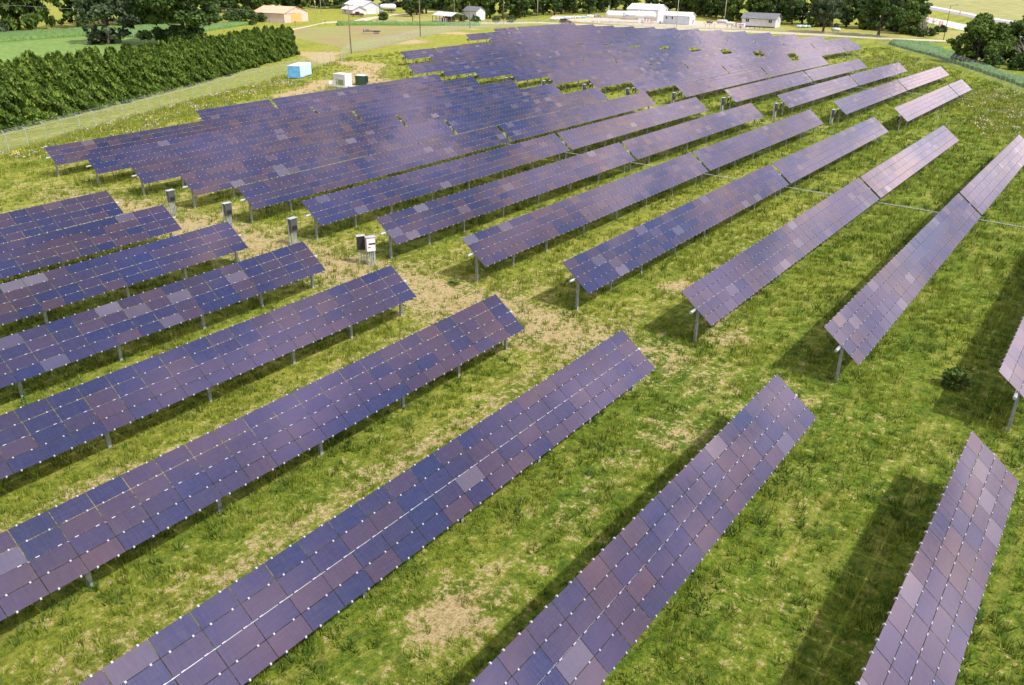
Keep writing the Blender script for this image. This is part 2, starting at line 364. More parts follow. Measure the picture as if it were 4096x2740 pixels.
def resample(pts, n):
    P = np.array(pts, float); d = np.r_[0, np.cumsum(np.hypot(*np.diff(P, axis=0).T))]; t = np.linspace(0, d[-1], n)
    return np.stack([np.interp(t, d, P[:, 0]), np.interp(t, d, P[:, 1])], 1)
def strip(name, A, B, n, m, dz, material, label, cat, kind='structure', lift=0.0, rough=0.0):
    a, b = resample(A, n), resample(B, n); u = np.linspace(0, 1, m)
    P = a[:, None, :]*(1-u)[None, :, None] + b[:, None, :]*u[None, :, None]
    z = gz(P[..., 0], P[..., 1]) + dz
    if lift:
        edge = np.ones((n, m)); edge[0] = edge[-1] = 0; edge[:, 0] = edge[:, -1] = 0
        P[1, :] = P[0, :]+(P[1, :]-P[0, :])*0.02; P[-2, :] = P[-1, :]+(P[-2, :]-P[-1, :])*0.02
        P[:, 1] = P[:, 0]+(P[:, 1]-P[:, 0])*0.05; P[:, -2] = P[:, -1]+(P[:, -2]-P[:, -1])*0.05
        z = gz(P[..., 0], P[..., 1]) + dz + edge*(lift + rough*(rng.random((n, m))-0.5))
    V = np.concatenate([P, z[..., None]], 2).reshape(-1, 3)
    ii = (np.arange(n-1)[:, None]*m + np.arange(m-1)[None, :]).ravel()
    me = np_mesh(name, V, np.stack([ii, ii+m, ii+m+1, ii+1], 1), material, False)
    return tag(link(name, me), label, cat, kind=kind)
def offset(line, w):
    P = np.array(line, float); T = np.gradient(P, axis=0); T /= np.linalg.norm(T, axis=1)[:, None]
    Nn = np.stack([-T[:, 1], T[:, 0]], 1)
    return (P+Nn*w/2).tolist(), (P-Nn*w/2).tolist()

# gravel road running along the far side of the field
ROAD_N = [(-20, 318), (-50, 306.4), (-57.5, 304.9), (-72.3, 295.9), (-112, 294.4), (-139, 292.8), (-153, 290), (-194, 281), (-211, 255.6), (-233, 242), (-236, 238), (-243, 226), (-243, 217), (-234, 203), (-226, 189), (-216, 168), (-222, 120), (-232, 60)]
ROAD_S = [(-20, 312), (-50, 302.3), (-56.2, 298.7), (-70.9, 290.6), (-108, 284.3), (-135.6, 284.2), (-150, 284), (-190, 275), (-206.8, 250.4), (-228.5, 236.8), (-231, 230), (-237, 219), (-236.5, 209), (-228.5, 197), (-221, 184), (-211, 165), (-216, 120), (-226, 60)]
strip('gravel_road', ROAD_N, ROAD_S, 160, 3, 0.03, M_GRAVEL, 'pale gravel road along the far side of the solar field', 'road')
strip('farm_road', *offset([(-238, 228), (-248, 243), (-254, 255), (-259.5, 267), (-263, 279), (-265, 292), (-266, 310), (-262, 335)], 5.0), 60, 3, 0.034, M_GRAVEL, 'gravel side road climbing left past the parked truck', 'road')
strip('gravel_yard', [(-200, 297), (-176, 291.5), (-150, 292), (-136, 294.5), (-118, 300)], [(-212, 318), (-190, 326), (-170, 336), (-140, 333), (-118, 322)], 60, 10, 0.022, M_GRAVEL, 'pale gravel yard around the white storage tank', 'yard')
strip('lawn', [(-134, 294.4), (-112, 295.5), (-73, 297), (-60, 306)], [(-126, 318), (-112, 321), (-76, 325), (-64, 316)], 60, 12, 0.018, M_LAWN, 'mown lawn beyond the gravel road', 'lawn')
strip('lawn_left', [(-214, 259), (-231, 246), (-241, 240), (-248, 250)], [(-216, 275), (-236, 280), (-252, 285), (-259, 282)], 40, 12, 0.018, M_LAWN, 'mown lawn under the farmhouse trees', 'lawn')
strip('roadside_meadow', [(-58, 307), (-48, 308), (-20, 320), (10, 330)], [(-70, 350), (-56, 352), (-30, 345), (10, 350)], 30, 12, 0.02, M_LAWN, 'smooth green bank between gravel road and highway', 'meadow')
strip('dry_field', [(-96, 492), (-63, 447), (-10, 400), (60, 360)], [(-230, 900), (-140, 900), (0, 900), (200, 900)], 20, 20, 0.03, M_DRY, 'dry yellow hayfield rising behind the highway', 'field')
# highway carriageways
strip('highway_near', [(-92, 420), (-77, 386), (-60, 358), (-30, 322), (0, 300)], [(-96, 446), (-81, 418), (-63, 388), (-36, 352), (0, 322)], 50, 4, 0.05, M_CONC, 'pale concrete near carriageway of the highway', 'road')
strip('highway_far', [(-112, 520), (-97, 489), (-63, 425), (-30, 385), (0, 350)], [(-118, 560), (-104, 520), (-65, 441), (-32, 398), (0, 362)], 50, 4, 0.05, M_ASPH, 'grey asphalt far carriageway of the highway', 'road')
strip('highway_shoulder', [(-118, 562), (-104, 522), (-65, 442), (-32, 399), (0, 363)], [(-119, 572), (-106, 534), (-64, 449), (-32, 404), (0, 367)], 50, 3, 0.06, M_SHLD, 'bright white shoulder along the far carriageway', 'road shoulder')
strip('weedy_field', [(-158, 152), (-167, 175), (-180, 203), (-188, 230), (-192, 268)], [(-219, 172), (-225, 186), (-224, 205), (-206, 232), (-197, 270)], 60, 30, 0.02, noisy('weedy_field', (0.24, 0.17, 0.075), (0.20, 0.24, 0.05), 0.11, 0.95, 0, 0.6), 'patchy green and rusty brown weedy field past the hedge', 'field')
# crops
strip('crop_field', [(-245, 90), (-245.5, 106), (-246.5, 129), (-231.5, 134.8), (-222.5, 138)], [(-266, 90), (-266, 116), (-264, 141), (-256, 168), (-249, 190)], 60, 40, 0.0, M_CROP, 'tall green crop behind the hedge, left of the barn', 'crop field', 'stuff', 0.9, 0.35)
strip('crop_field', [(-172, 60), (-190, 110), (-200, 140), (-206, 156)], [(-243, 60), (-243.5, 106), (-244, 128), (-222, 136)], 50, 40, 0.0, M_CROP2, 'short light green crop just behind the hedge', 'crop field', 'stuff', 0.22, 0.15)
strip('crop_field', [(-226, 207), (-222, 214), (-206, 232), (-196, 247)], [(-236, 216), (-230, 222), (-212, 240), (-203, 252)], 50, 14, 0.0, M_CROP, 'dark green crop strip beside the gravel road', 'crop field', 'stuff', 0.8, 0.3)
strip('crop_field', [(-64, 276), (-47, 249), (-31, 214), (-20, 190), (-8, 160)], [(-66, 290), (-56, 290), (-40, 255), (-24, 208), (2, 172)], 70, 22, 0.0, M_SOY, 'leafy dark green soybeans outside the right fence', 'crop field', 'stuff', 0.55, 0.5)

# ------------------------------------------------------------------ solar trackers
LM, GAPC = 1.21, 0.024
MW = 0.578
YB = {'f': [31.52-27*LM], 'm': [37.72, 70.78], 'b': [112.52, 145.65], 'd': [183.1, 216.4]}
OFFX = [-(MW*1.5+0.020+GAPC/2), -(MW*0.5+GAPC/2), (MW*0.5+GAPC/2), (MW*1.5+0.020+GAPC/2)]
CLIPX = [-(2*MW+0.020+GAPC/2), -(MW+0.010+GAPC/2), 0.0, (MW+0.010+GAPC/2), (2*MW+0.020+GAPC/2)]
pm = MB().box((0, 0, 0), (MW, LM-0.022, 0.007)).mesh('solar_panel', [M_PANEL, M_EDGE])
for p in pm.polygons:
    if abs(p.normal.z) < 0.5: p.material_index = 1
def clip_mesh(n, cx):
    b = MB()
    for i in range(n):
        for q in (0.22, 0.78):
            y = (i+q)*LM
            if abs(cx) < 0.01: b.box((0, y, 0.006), (0.03, 0.12, 0.025))
            else: b.box((0, y, 0.012), (0.056, 0.050, 0.020))
            if abs(cx) > 1.0: b.box((0.012*(1 if cx > 0 else -1), y, -0.03), (0.05, 0.05, 0.06))
    return b.mesh('clip_row', M_CLIP)
CM = {(n, k): clip_mesh(n, CLIPX[k]) for n in (27, 9, 11) for k in range(5)}
def tube_mesh(n):
    return MB().tube([(0, -0.42, -0.15), (0, n*LM+0.25, -0.15)], 0.075, 10).mesh('torque_tube', M_TUBE)
TM = {n: tube_mesh(n) for n in (27, 9, 11)}
def rail_mesh(n):
    b = MB()
    for i in range(n):
        for q in (0.22, 0.78): b.box((0, (i+q)*LM, -0.038), (2.3, 0.045, 0.06))
    return b.mesh('support_rails', M_GALV)
RM = {n: rail_mesh(n) for n in (27, 9, 11)}
def post_mesh():
    b = MB(); hh = TUBE_H + 0.5
    for sx in (-1, 1): b.box((sx*0.052, 0, -hh/2), (0.012, 0.15, hh))
    b.box((0, 0, -hh/2), (0.092, 0.010, hh)); b.box((0, 0, 0.02), (0.13, 0.10, 0.16)); return b.mesh('post', M_GALV)
POSTM = post_mesh()
def cable_mesh():
    b = MB()
    for k in range(3):
        pts = [(0.05+0.17*math.sin(t)*(1+0.15*k), -0.12-0.05*k, -0.55+0.30*math.cos(t)) for t in np.linspace(0, 2*math.pi, 13)]
        b.tube(pts, 0.022, 5, cap=False)
    b.tube([(0.0, -0.1, -0.05), (0.25, -0.15, -0.3), (0.45, -0.1, 0.0), (0.5, 0.1, 0.05)], 0.02, 5)
    b.box((0.0, -0.16, -0.35), (0.16, 0.1, 0.34)); return b.mesh('cable_loop', M_BLACK)
CABM = cable_mesh()
def far_panels(n, seed):
    r = np.random.default_rng(seed); b = MB()
    for i in range(n):
        for k in range(4):
            a, e = r.normal(0, 0.0035, 2)
            mt = Matrix.Translation((OFFX[k], (i+0.5)*LM, 0)) @ Euler((a, e, 0)).to_matrix().to_4x4()
            b.box((0, 0, 0), (MW, LM-0.022, 0.007), mtx=mt)
    me = b.mesh('panel_array', [M_PANEL]); return me
FM = {n: [far_panels(n, 50+n*3+k) for k in range(3)] for n in (27, 9, 11)}
POFF = [0.35, 4.2, 8.1, 12.95, 17.8, 22.7, 27.5, 32.2]
BLK = {('f', 0): 'front block', ('m', 0): 'near half of middle block', ('m', 1): 'far half of middle block',
       ('b', 0): 'near half of third block', ('b', 1): 'far half of third block', ('d', 0): 'near half of farthest block', ('d', 1): 'far half of farthest block'}
GRP = {'f': 'solar tracker tables of the front block', 'm': 'solar tracker tables of the middle block', 'b': 'solar tracker tables of the third block', 'd': 'solar tracker tables of the farthest block'}
HUE = {'f': 'blue and purple', 'm': 'purple brown', 'b': 'lilac grey', 'd': 'silvery grey'}
def tracker(blk, half, row, order, y0, n, detailed, cable):
    x = ROW0 + PITCHX*row; y1 = y0+n*LM
    z0, z1 = float(surf(x, y0)), float(surf(x, y1)); sl = math.atan2(z1-z0, y1-y0)
    base = Vector((x, y0, z0-TUBE_H))
    root = empty('solar_tracker', base, 0, '%s solar panel table, %s, %s row from the left%s' % (
        HUE[blk], BLK[(blk, half)], ordi(order), ', short' if n < 20 else ''), 'solar panels', GRP[blk])
    Mt = Matrix.Translation((0, 0, TUBE_H)) @ Euler((sl, 0, 0)).to_matrix().to_4x4() @ Euler((0, TILT+random.gauss(0, 0.004), 0)).to_matrix().to_4x4()
    if detailed:
        for i in range(n):
            for k in range(4):
                o = bpy.data.objects.new('solar_panel', pm); COL.objects.link(o); o.parent = root
                o.matrix_local = Mt @ Matrix.Translation((OFFX[k], (i+0.5)*LM, 0)) @ Euler((random.gauss(0, 0.0035), random.gauss(0, 0.0035), 0)).to_matrix().to_4x4()
    else:
        o = link('panel_array', random.choice(FM[n]), root); o.matrix_local = Mt
    for k in range(5):
        o = link('clip_row', CM[(n, k)], root); o.matrix_local = Mt @ Matrix.Translation((CLIPX[k], 0, 0))
    o = link('torque_tube', TM[n], root); o.matrix_local = Mt
    o = link('support_rails', RM[n], root); o.matrix_local = Mt
    offs = POFF if n == 27 else [0.35, 4.2, 8.1, 10.5]
    if n < 27 and half == 0 or blk == 'f': offs = [n*LM-q for q in offs]
    for q in offs:
        if q > n*LM+0.2 or q < 0: continue
        o = link('post', POSTM, root); zz = float(surf(x, y0+q))-z0
        o.location = (0, q, TUBE_H+zz-0.17)
    if cable:
        o = link('cable_loop', CABM, root); o.location = (-0.12, 0.1, TUBE_H-0.1)
    return root
rows = {('f', 0): [(r, 27) for r in range(7, 16)],
        ('m', 0): [(3, 9)]+[(r, 27) for r in range(4, 16)], ('m', 1): [(r, 27) for r in range(3, 15)],
        ('b', 0): [(-2, 9), (-1, 9), (0, 9)]+[(r, 27) for r in range(1, 13)], ('b', 1): [(r, 27) for r in range(-2, 12)]+[(12, 9)],
        ('d', 0): [(-6, 9)]+[(r, 27) for r in range(-5, 8)], ('d', 1): [(r, 27) for r in range(-6, 7)]+[(7, 11)]}
for (blk, half), lst in rows.items():
    for k, (r, n) in enumerate(lst):
        y0 = YB[blk][half]
        if half == 0 and n < 27: y0 = y0 + (27-n)*LM
        tracker(blk, half, r, k+1, y0, n, blk in 'fm', half == 0 and blk in 'bd')
# drive rods that turn all rows of a block together
for nm, r0, r1, yy in (('middle', 3, 15.6, 70.58), ('third', -2, 12.4, 145.4), ('farthest', -6, 7.5, 216.0)):
    pts = []
    for k in np.linspace(r0, r1, 40): xx = ROW0+PITCHX*k; pts.append((xx, yy, float(surf(xx, yy))-1.05))
    root = empty('drive_linkage', (pts[0][0], yy, gzf(pts[0][0], yy)), 0, 'long galvanized drive rod crossing the rows of the %s block' % nm, 'drive rod')
    b = MB().tube([(p[0]-pts[0][0], 0, p[2]-gzf(pts[0][0], yy)) for p in pts], 0.030, 6); b.build('rod', M_TUBE, root)
    for k in range(math.ceil(r0), math.floor(r1)+1):
        xx = ROW0+PITCHX*k; zz = float(surf(xx, yy))-gzf(pts[0][0], yy)
        o = MB().box((xx-pts[0][0], 0.0, zz-0.55), (0.10, 0.06, 1.0)).build('lever_arm', M_GALV, root)

# ------------------------------------------------------------------ string inverters on posts in the aisles
M_INV = mat('dark_grey_case', (0.06, 0.07, 0.075), 0.5)
def inverter_body(root, off, white):
    b = MB(); ox = off
    for sx in (-0.27, 0.27): b.box((ox+sx, 0.10, 1.0), (0.07, 0.09, 2.0))
    b.build('mounting_post', M_GALV, root)
    b = MB().box((ox, 0.04, 1.45), (0.62, 0.05, 0.06)).box((ox, 0.04, 1.05), (0.62, 0.05, 0.06)); b.build('cross_rail', M_GALV, root)
    b = MB()
    for k in range(4): b.tube([(ox-0.18+0.12*k, -0.10, 0.0), (ox-0.18+0.12*k, -0.10, 1.02)], 0.03, 6)
    b.build('conduit', M_TUBE, root)
    b = MB().box((ox, -0.10, 1.47), (0.56, 0.24, 0.92)); b.build('inverter_case', M_WHITE if white else M_INV, root)
    b = MB().box((ox, -0.07, 1.965), (0.68, 0.40, 0.035)); b.build('rain_hood', M_GALV, root)
    if white:
        b = MB().box((ox+0.06, -0.235, 1.52), (0.42, 0.012, 0.10)); b.build('display_strip', M_BLACK, root)
        b = MB().box((ox-0.12, -0.235, 1.30), (0.16, 0.012, 0.05)); b.build('warning_label', M_RED, root)
    else:
        b = MB().box((ox, -0.235, 1.28), (0.40, 0.03, 0.30)); b.build('switch_box', M_BLACK, root)
for k, (xx, yy) in enumerate([(-60.3, 36.1), (-53.1, 36.2), (-45.8, 36.3), (-38.3, 36.2)]):
    root = empty('inverter_stand', (xx, yy, gzf(xx, yy)), R(90) if k < 3 else R(60),
                 'black inverter with rain hood on two posts, %s from the left in the front aisle' % ordi(k+1) if k < 3 else 'white front and black back inverter pair on posts in the front aisle', 'inverter', 'inverters in the front aisle')
    if k < 3: inverter_body(root, 0, False)
    else:
        inverter_body(root, 0.25, True)
        b = MB().box((-0.28, 0.42, 1.47), (0.5, 0.24, 0.92)).build('rear_case', M_BLACK, root)
        b = MB().box((-0.28, 0.42, 1.965), (0.60, 0.36, 0.035)).build('rear_hood', M_GALV, root)
        b = MB()
        for q in range(3): b.tube([(-0.44+0.15*q, 0.42, 0), (-0.44+0.15*q, 0.42, 1.02)], 0.03, 6)
        b.build('rear_conduit', M_TUBE, root)
for k, r in enumerate(range(3, 12)):
    xx, yy = ROW0+PITCHX*r-0.3, 110.9
    root = empty('inverter_stand', (xx, yy, gzf(xx, yy)), R(90), 'black inverter on galvanized posts in the far aisle, %s from the left' % ordi(k+1), 'inverter', 'inverters in the far aisle')
    inverter_body(root, 0, False)

# ------------------------------------------------------------------ grass, weeds, flowers
def cam_uv(x, y, z):
    P = np.stack([x, y, z-CAM_H], 0); a = np.array([_rt, _up, _fw]) @ P
    return a[0]/a[2]*3306.6, -a[1]/a[2]*3306.6, a[2]
def scatter(n, dens, dref, x0=-150, x1=60, y0=-8, y1=262, maxd=320):
    x = rng.uniform(x0, x1, n); y = rng.uniform(y0, y1, n); z = gz(x, y)
    u, v, d = cam_uv(x, y, z); D = np.sqrt(x*x+y*y+(z-CAM_H)**2)
    ok = (d > 2) & (abs(u) < 2048*1.12) & (abs(v) < 1370*1.14) & (D < maxd)
    x, y, z, D = x[ok], y[ok], z[ok], D[ok]
    k = rng.random(len(x)) < np.minimum(1, (dref/D)**1.7)*dens(x, y)
    return x[k], y[k], z[k], D[k]
def tufts(name, x, y, z, D, nb, h, w, spread, material, label, cat, lean=0.6):
    n = len(x); sc = np.maximum(1.0, D/42)**0.6
    size = h*(0.5+rng.random(n))*np.minimum(sc, 1.4)
    T = n*nb; ti = np.repeat(np.arange(n), nb)
    a = rng.uniform(0, 2*np.pi, T); r = rng.random(T)**0.7*spread*sc[ti]
    bx = x[ti]+np.cos(a)*r; by = y[ti]+np.sin(a)*r; bz = z[ti]-0.03
    a2 = a+rng.normal(0, 0.9, T); hh = size[ti]*(0.6+0.6*rng.random(T)); ln = hh*lean*rng.random(T)
    a3 = rng.uniform(0, 2*np.pi, T); ww = w*sc[ti]*(0.7+0.6*rng.random(T))
    V = np.empty((T, 3, 3))
    V[:, 0] = np.stack([bx+np.cos(a3)*ww/2, by+np.sin(a3)*ww/2, bz], 1)
    V[:, 1] = np.stack([bx-np.cos(a3)*ww/2, by-np.sin(a3)*ww/2, bz], 1)
    V[:, 2] = np.stack([bx+np.cos(a2)*ln, by+np.sin(a2)*ln, bz+hh], 1)
    me = np_mesh(name, V.reshape(-1, 3), np.arange(T*3).reshape(-1, 3), material)
    return tag(link(name, me), label, cat, kind='stuff')
def inside(x, y):
    # inside the fence: left fence line and right fence line
    lf = (x-(-101.2))*(130.3-41.4) - (y-41.4)*(-145.4+101.2)
    rf = (x-(-67.8))*(173.7-277.0) - (y-277.0)*(-16.4+67.8)
    return (lf > -60) & (rf > 0)
_G = rng.random((256, 256))
def vnoise(x, y):
    xi = np.floor(x).astype(int); yi = np.floor(y).astype(int); fx = x-xi; fy = y-yi; fx = fx*fx*(3-2*fx); fy = fy*fy*(3-2*fy)
    g = lambda a, b: _G[a % 256, b % 256]
    return (g(xi, yi)*(1-fx)+g(xi+1, yi)*fx)*(1-fy)+(g(xi, yi+1)*(1-fx)+g(xi+1, yi+1)*fx)*fy
clump = lambda x, y: np.clip((0.6*vnoise(x*0.9, y*0.9)+0.4*vnoise(x*0.31+40, y*0.31)-0.28)*2.3, 0, 1)
x, y, z, D = scatter(900000, lambda x, y: inside(x, y)*np.clip(1.15-0.85*sand_cover(x, y), 0.26, 1)*(0.12+0.88*clump(x, y)), 42)
tufts('grass_tufts', x, y, z, D, 9, 0.27, 0.036, 0.13, M_GRASS, 'yellow green grass tufts over the sandy ground between the rows', 'grass')
x, y, z, D = scatter(700000, lambda x, y: inside(x, y)*np.clip(lush_cover(x, y)*1.1-0.22-0.7*sand_cover(x, y), 0.02, 1)*(0.05+0.95*clump(x*0.8+3, y*0.8)), 40)
tufts('weeds', x, y, z, D, 9, 0.27, 0.06, 0.17, M_WEED, 'lush green weeds in the lanes and beneath the panels', 'weeds', 0.9)
def blobs(name, x, y, z, D, h, s, material, label, cat):
    n = len(x); nb = 5; ti = np.repeat(np.arange(n), nb); T = n*nb
    cx = x[ti]+rng.normal(0, 0.16, T); cy = y[ti]+rng.normal(0, 0.16, T); cz = z[ti]+h*(0.6+0.6*rng.random(T)); r = s*(0.6+0.8*rng.random(T))
    Q = rng.normal(size=(T, 3)); Q[:, 2] = abs(Q[:, 2])+0.8; Q /= np.linalg.norm(Q, axis=1)[:, None]
    A = np.cross(Q, rng.normal(size=(T, 3))); A /= np.linalg.norm(A, axis=1)[:, None]; B = np.cross(Q, A); C = np.stack([cx, cy, cz], 1)
    V = np.stack([C+A*r[:, None], C+B*r[:, None], C-A*r[:, None], C-B*r[:, None]], 1)
    return tag(link(name, np_mesh(name, V.reshape(-1, 3), np.arange(T*4).reshape(-1, 4), material)), label, cat, kind='stuff')
leftstrip = lambda x, y: np.exp(-((pl_dist(x, y, [(-97, 44), (-116, 78), (-126, 100)])-2.5)/2.2)**2)
rightfld = lambda x, y: np.exp(-(pl_dist(x, y, [(-20, 166), (-14, 145), (-12, 125)])/6.5)**2)*0.9 + np.exp(-(pl_dist(x, y, [(-48, 215), (-40, 195)])/8)**2)*0.6
farleft = lambda x, y: np.exp(-(pl_dist(x, y, [(-152, 158), (-163, 205), (-150, 222)])/8)**2)
dn = lambda x, y: inside(x, y)*np.clip(leftstrip(x, y)+rightfld(x, y)+0.3*farleft(x, y), 0, 1)*(clump(x*0.8, y*0.8) > 0.5)
x, y, z, D = scatter(90000, dn, 140); blobs('white_wildflowers', x, y, z, D, 0.42, 0.06, M_WFL, 'white wildflowers in patches along the meadow edge', 'wildflowers')
dn = lambda x, y: inside(x, y)*np.clip(0.6*leftstrip(x, y)+0.35*rightfld(x, y)+1.0*farleft(x, y), 0, 1)*(clump(x*0.7+9, y*0.7+4) > 0.55)
x, y, z, D = scatter(40000, dn, 110); blobs('yellow_wildflowers', x, y, z, D, 0.45, 0.06, M_YFL, 'yellow wildflowers scattered in the meadow edge', 'wildflowers')
dn = lambda x, y: inside(x, y)*np.clip(leftstrip(x, y)+rightfld(x, y)+farleft(x, y)+0.5*np.exp(-(pl_dist(x, y, [(-104, 48), (-148, 137), (-165, 175)])/2.5)**2), 0, 1)
x, y, z, D = scatter(200000, dn, 110); tufts('tall_meadow_grass', x, y, z, D, 10, 0.34, 0.05, 0.2, M_GRASS, 'tall meadow grass along the fences', 'grass', 0.5)

# ------------------------------------------------------------------ chain link fences
def fence(name, line, spacing, label, inward, arm=True):
    P = np.array(line, float); d = np.r_[0, np.cumsum(np.hypot(*np.diff(P, axis=0).T))]
    n = int(d[-1]/spacing)+1; t = np.linspace(0, d[-1], n); X = np.interp(t, d, P[:, 0]); Y = np.interp(t, d, P[:, 1]); Z = gz(X, Y)
    root = empty(name, (X[0], Y[0], Z[0]), 0, label, 'fence')
    H = 1.95; me = bpy.data.meshes.new('chain_link_mesh'); V = []; F = []; UV = []
    for i in range(n-1):
        k = len(V)
        for a, b in ((i, 0), (i+1, 0), (i+1, H), (i, H)):
            V.append((X[a]-X[0], Y[a]-Y[0], Z[a]-Z[0]+b)); UV.append((t[a], b))
        F.append((k, k+1, k+2, k+3))
    me.from_pydata(V, [], F); me.materials.append(M_FENCE); uv = me.uv_layers.new(name='UVMap')
    for l in me.loops: uv.data[l.index].uv = UV[l.vertex_index]
    link('chain_link_mesh', me, root)
    pmh = MB().tube([(0, 0, -0.2), (0, 0, H+0.04)], 0.035, 6)
    if arm: pmh.tube([(0, 0, H), (inward[0]*0.38, inward[1]*0.38, H+0.36)], 0.025, 5)
    pmh = pmh.mesh('post', M_TUBE)
    for i in range(n): o = link('post', pmh, root); o.location = (X[i]-X[0], Y[i]-Y[0], Z[i]-Z[0])
    b = MB().tube([(X[i]-X[0], Y[i]-Y[0], Z[i]-Z[0]+H) for i in range(n)], 0.022, 5); b.build('top_rail', M_TUBE, root)
    if arm:
        for q in (0.35, 0.68, 1.0):
            MB().tube([(X[i]-X[0]+inward[0]*0.38*q, Y[i]-Y[0]+inward[1]*0.38*q, Z[i]-Z[0]+H+0.36*q) for i in range(n)], 0.010, 4).build('barbed_wire', M_GALV, root)
    return root
fence('chain_link_fence', [(-94, 28), (-101.2, 41.4), (-106.5, 52), (-120, 78), (-132, 98.5), (-145.4, 130.3)], 3.1, 'chain link fence with barbed wire arms in front of the hedge', (-0.9, -0.44))
fence('chain_link_fence', [(-147.5, 135.6), (-157.2, 147.7), (-165, 170.3), (-178, 199), (-186, 228), (-187, 262), (-180, 266)], 3.6, 'chain link fence past the gate towards the gravel road', (-0.9, -0.44))
fence('chain_link_fence', [(-67.8, 277), (-48.5, 246.5), (-29.6, 205.8), (-16.4, 173.7), (0, 138)], 3.2, 'hazy green chain link fence beside the soybeans', (0.9, 0.44))
fence('chain_link_fence', [(-180, 266), (-130, 272), (-67.8, 277)], 4.0, 'chain link fence behind the farthest solar rows', (0, 1))
g = empty('double_gate', (-145.4, 130.3, gzf(-145.4, 130.3)), math.atan2(5.3, -2.1), 'open chain link gate between two tall posts beside the fence', 'gate')
b = MB()
for xx in (0.1, 5.6): b.tube([(xx, 0, 0), (xx, 0, 2.4)], 0.06, 8)
b.build('gate_post', M_TUBE, g)
b = MB()
for xx in (0.25, 2.7): b.tube([(xx, 0.1, 0.15), (xx, 0.1, 2.0)], 0.03, 6)
for zz in (0.15, 1.1, 2.0): b.tube([(0.25, 0.1, zz), (2.7, 0.1, zz)], 0.03, 6)
b.build('gate_leaf', M_TUBE, g)

# ------------------------------------------------------------------ container, cabinet, transformer
r = empty('storage_container', (-129.0, 107.8, gzf(-129, 107.8)), 0.504, 'small blue shipping container with white roof beside the left fence', 'container')
b = MB(); A_, B_, H_ = 2.44, 6.06, 2.2
prof = []
for k in range(12):
    x0 = -A_+k*A_/12; w = A_/12
    prof += [(x0, 0.0), (x0+w*0.45, 0.0), (x0+w*0.55, 0.05), (x0+w*0.95, 0.05)]
prof += [(0, 0.0), (0, B_), (-A_, B_)]
k0 = len(b.v); n = len(prof)
for z in (0.1, H_): b.v += [(px, py, z) for px, py in prof]
for i in range(n-3): b.f.append((k0+i, k0+i+1, k0+n+i+1, k0+n+i)); b.mi.append(0)
for i, j in ((n-2, n-1), (n-1, 0)): b.f.append((k0+i, k0+j, k0+n+j, k0+n+i)); b.mi.append(0)
b.build('corrugated_walls', M_BLUE, r)
MB().box((0.012, B_/2, 1.15), (0.03, B_-0.02, 2.06)).build('pale_side_wall', M_BLUEP, r)
MB().box((-A_/2, B_/2, H_+0.03), (A_+0.06, B_+0.06, 0.06)).build('roof', M_WHITE, r)
MB().box((0.035, 2.2, 1.55), (0.015, 0.9, 0.6)).build('white_sign', M_WHITE, r)
for px, py in ((-0.05, 0.06), (-A_+0.05, 0.06), (-0.05, B_-0.06)): MB().box((px, py-0.03, H_/2+0.02), (0.12, 0.12, H_)).build('corner_post', M_BLUE, r)

r = empty('switchgear_cabinet', (-109.3, 100.8, gzf(-109.3, 100.8)), 0.106, 'large pale green-grey electrical cabinet with double doors', 'cabinet')
MB().box((-1.25, 0.9, 1.05), (2.5, 1.8, 1.95)).build('case', M_CAB, r)
MB().box((-1.25, 0.9, 2.06), (2.62, 1.92, 0.07)).build('roof', M_WHITE, r)
for q in (0.45, 1.32): MB().box((0.02, q, 1.05), (0.03, 0.82, 1.75)).build('door', M_WHITE, r)
MB().box((-1.2, -0.02, 0.75), (1.7, 0.03, 0.9)).build('green_panel', mat('olive_panel', (0.22, 0.27, 0.13), 0.6), r)
MB().box((-1.2, 0.9, 0.04), (3.2, 2.6, 0.09)).build('concrete_pad', M_CONC, r)
r = empty('pad_transformer', (-108.4, 104.2, gzf(-108.4, 104.2)), 0.30, 'dark green transformer behind the pale cabinet', 'transformer')
MB().box((-0.8, 0.8, 0.8), (1.6, 1.4, 1.5)).build('tank', M_GREEN, r)
MB().box((-0.8, 0.8, 1.57), (1.75, 1.55, 0.06)).build('lid', M_CAB, r)
b = MB()
for k in range(7): b.box((0.08, 0.22+k*0.19, 0.85), (0.32, 0.05, 1.0))
b.build('cooling_fins', M_GREEN, r)
r = empty('meter_rack', (-110.8, 98.2, gzf(-110.8, 98.2)), 0.9, 'meter box on a pipe frame left of the cabinet', 'meter rack')
b = MB()
for q in (0, 1.7): b.tube([(q, 0, 0), (q, 0, 1.6 if q else 2.5)], 0.05, 6)
for z in (0.7, 1.25): b.tube([(0, 0, z), (1.7, 0, z)], 0.03, 6)
b.build('frame', M_GALV, r)
MB().box((0.5, -0.12, 1.0), (0.5, 0.2, 0.5)).build('meter_box', M_WHITE, r)
MB().box((1.2, -0.12, 1.0), (0.4, 0.2, 0.65)).build('switch_box', M_GALV, r)

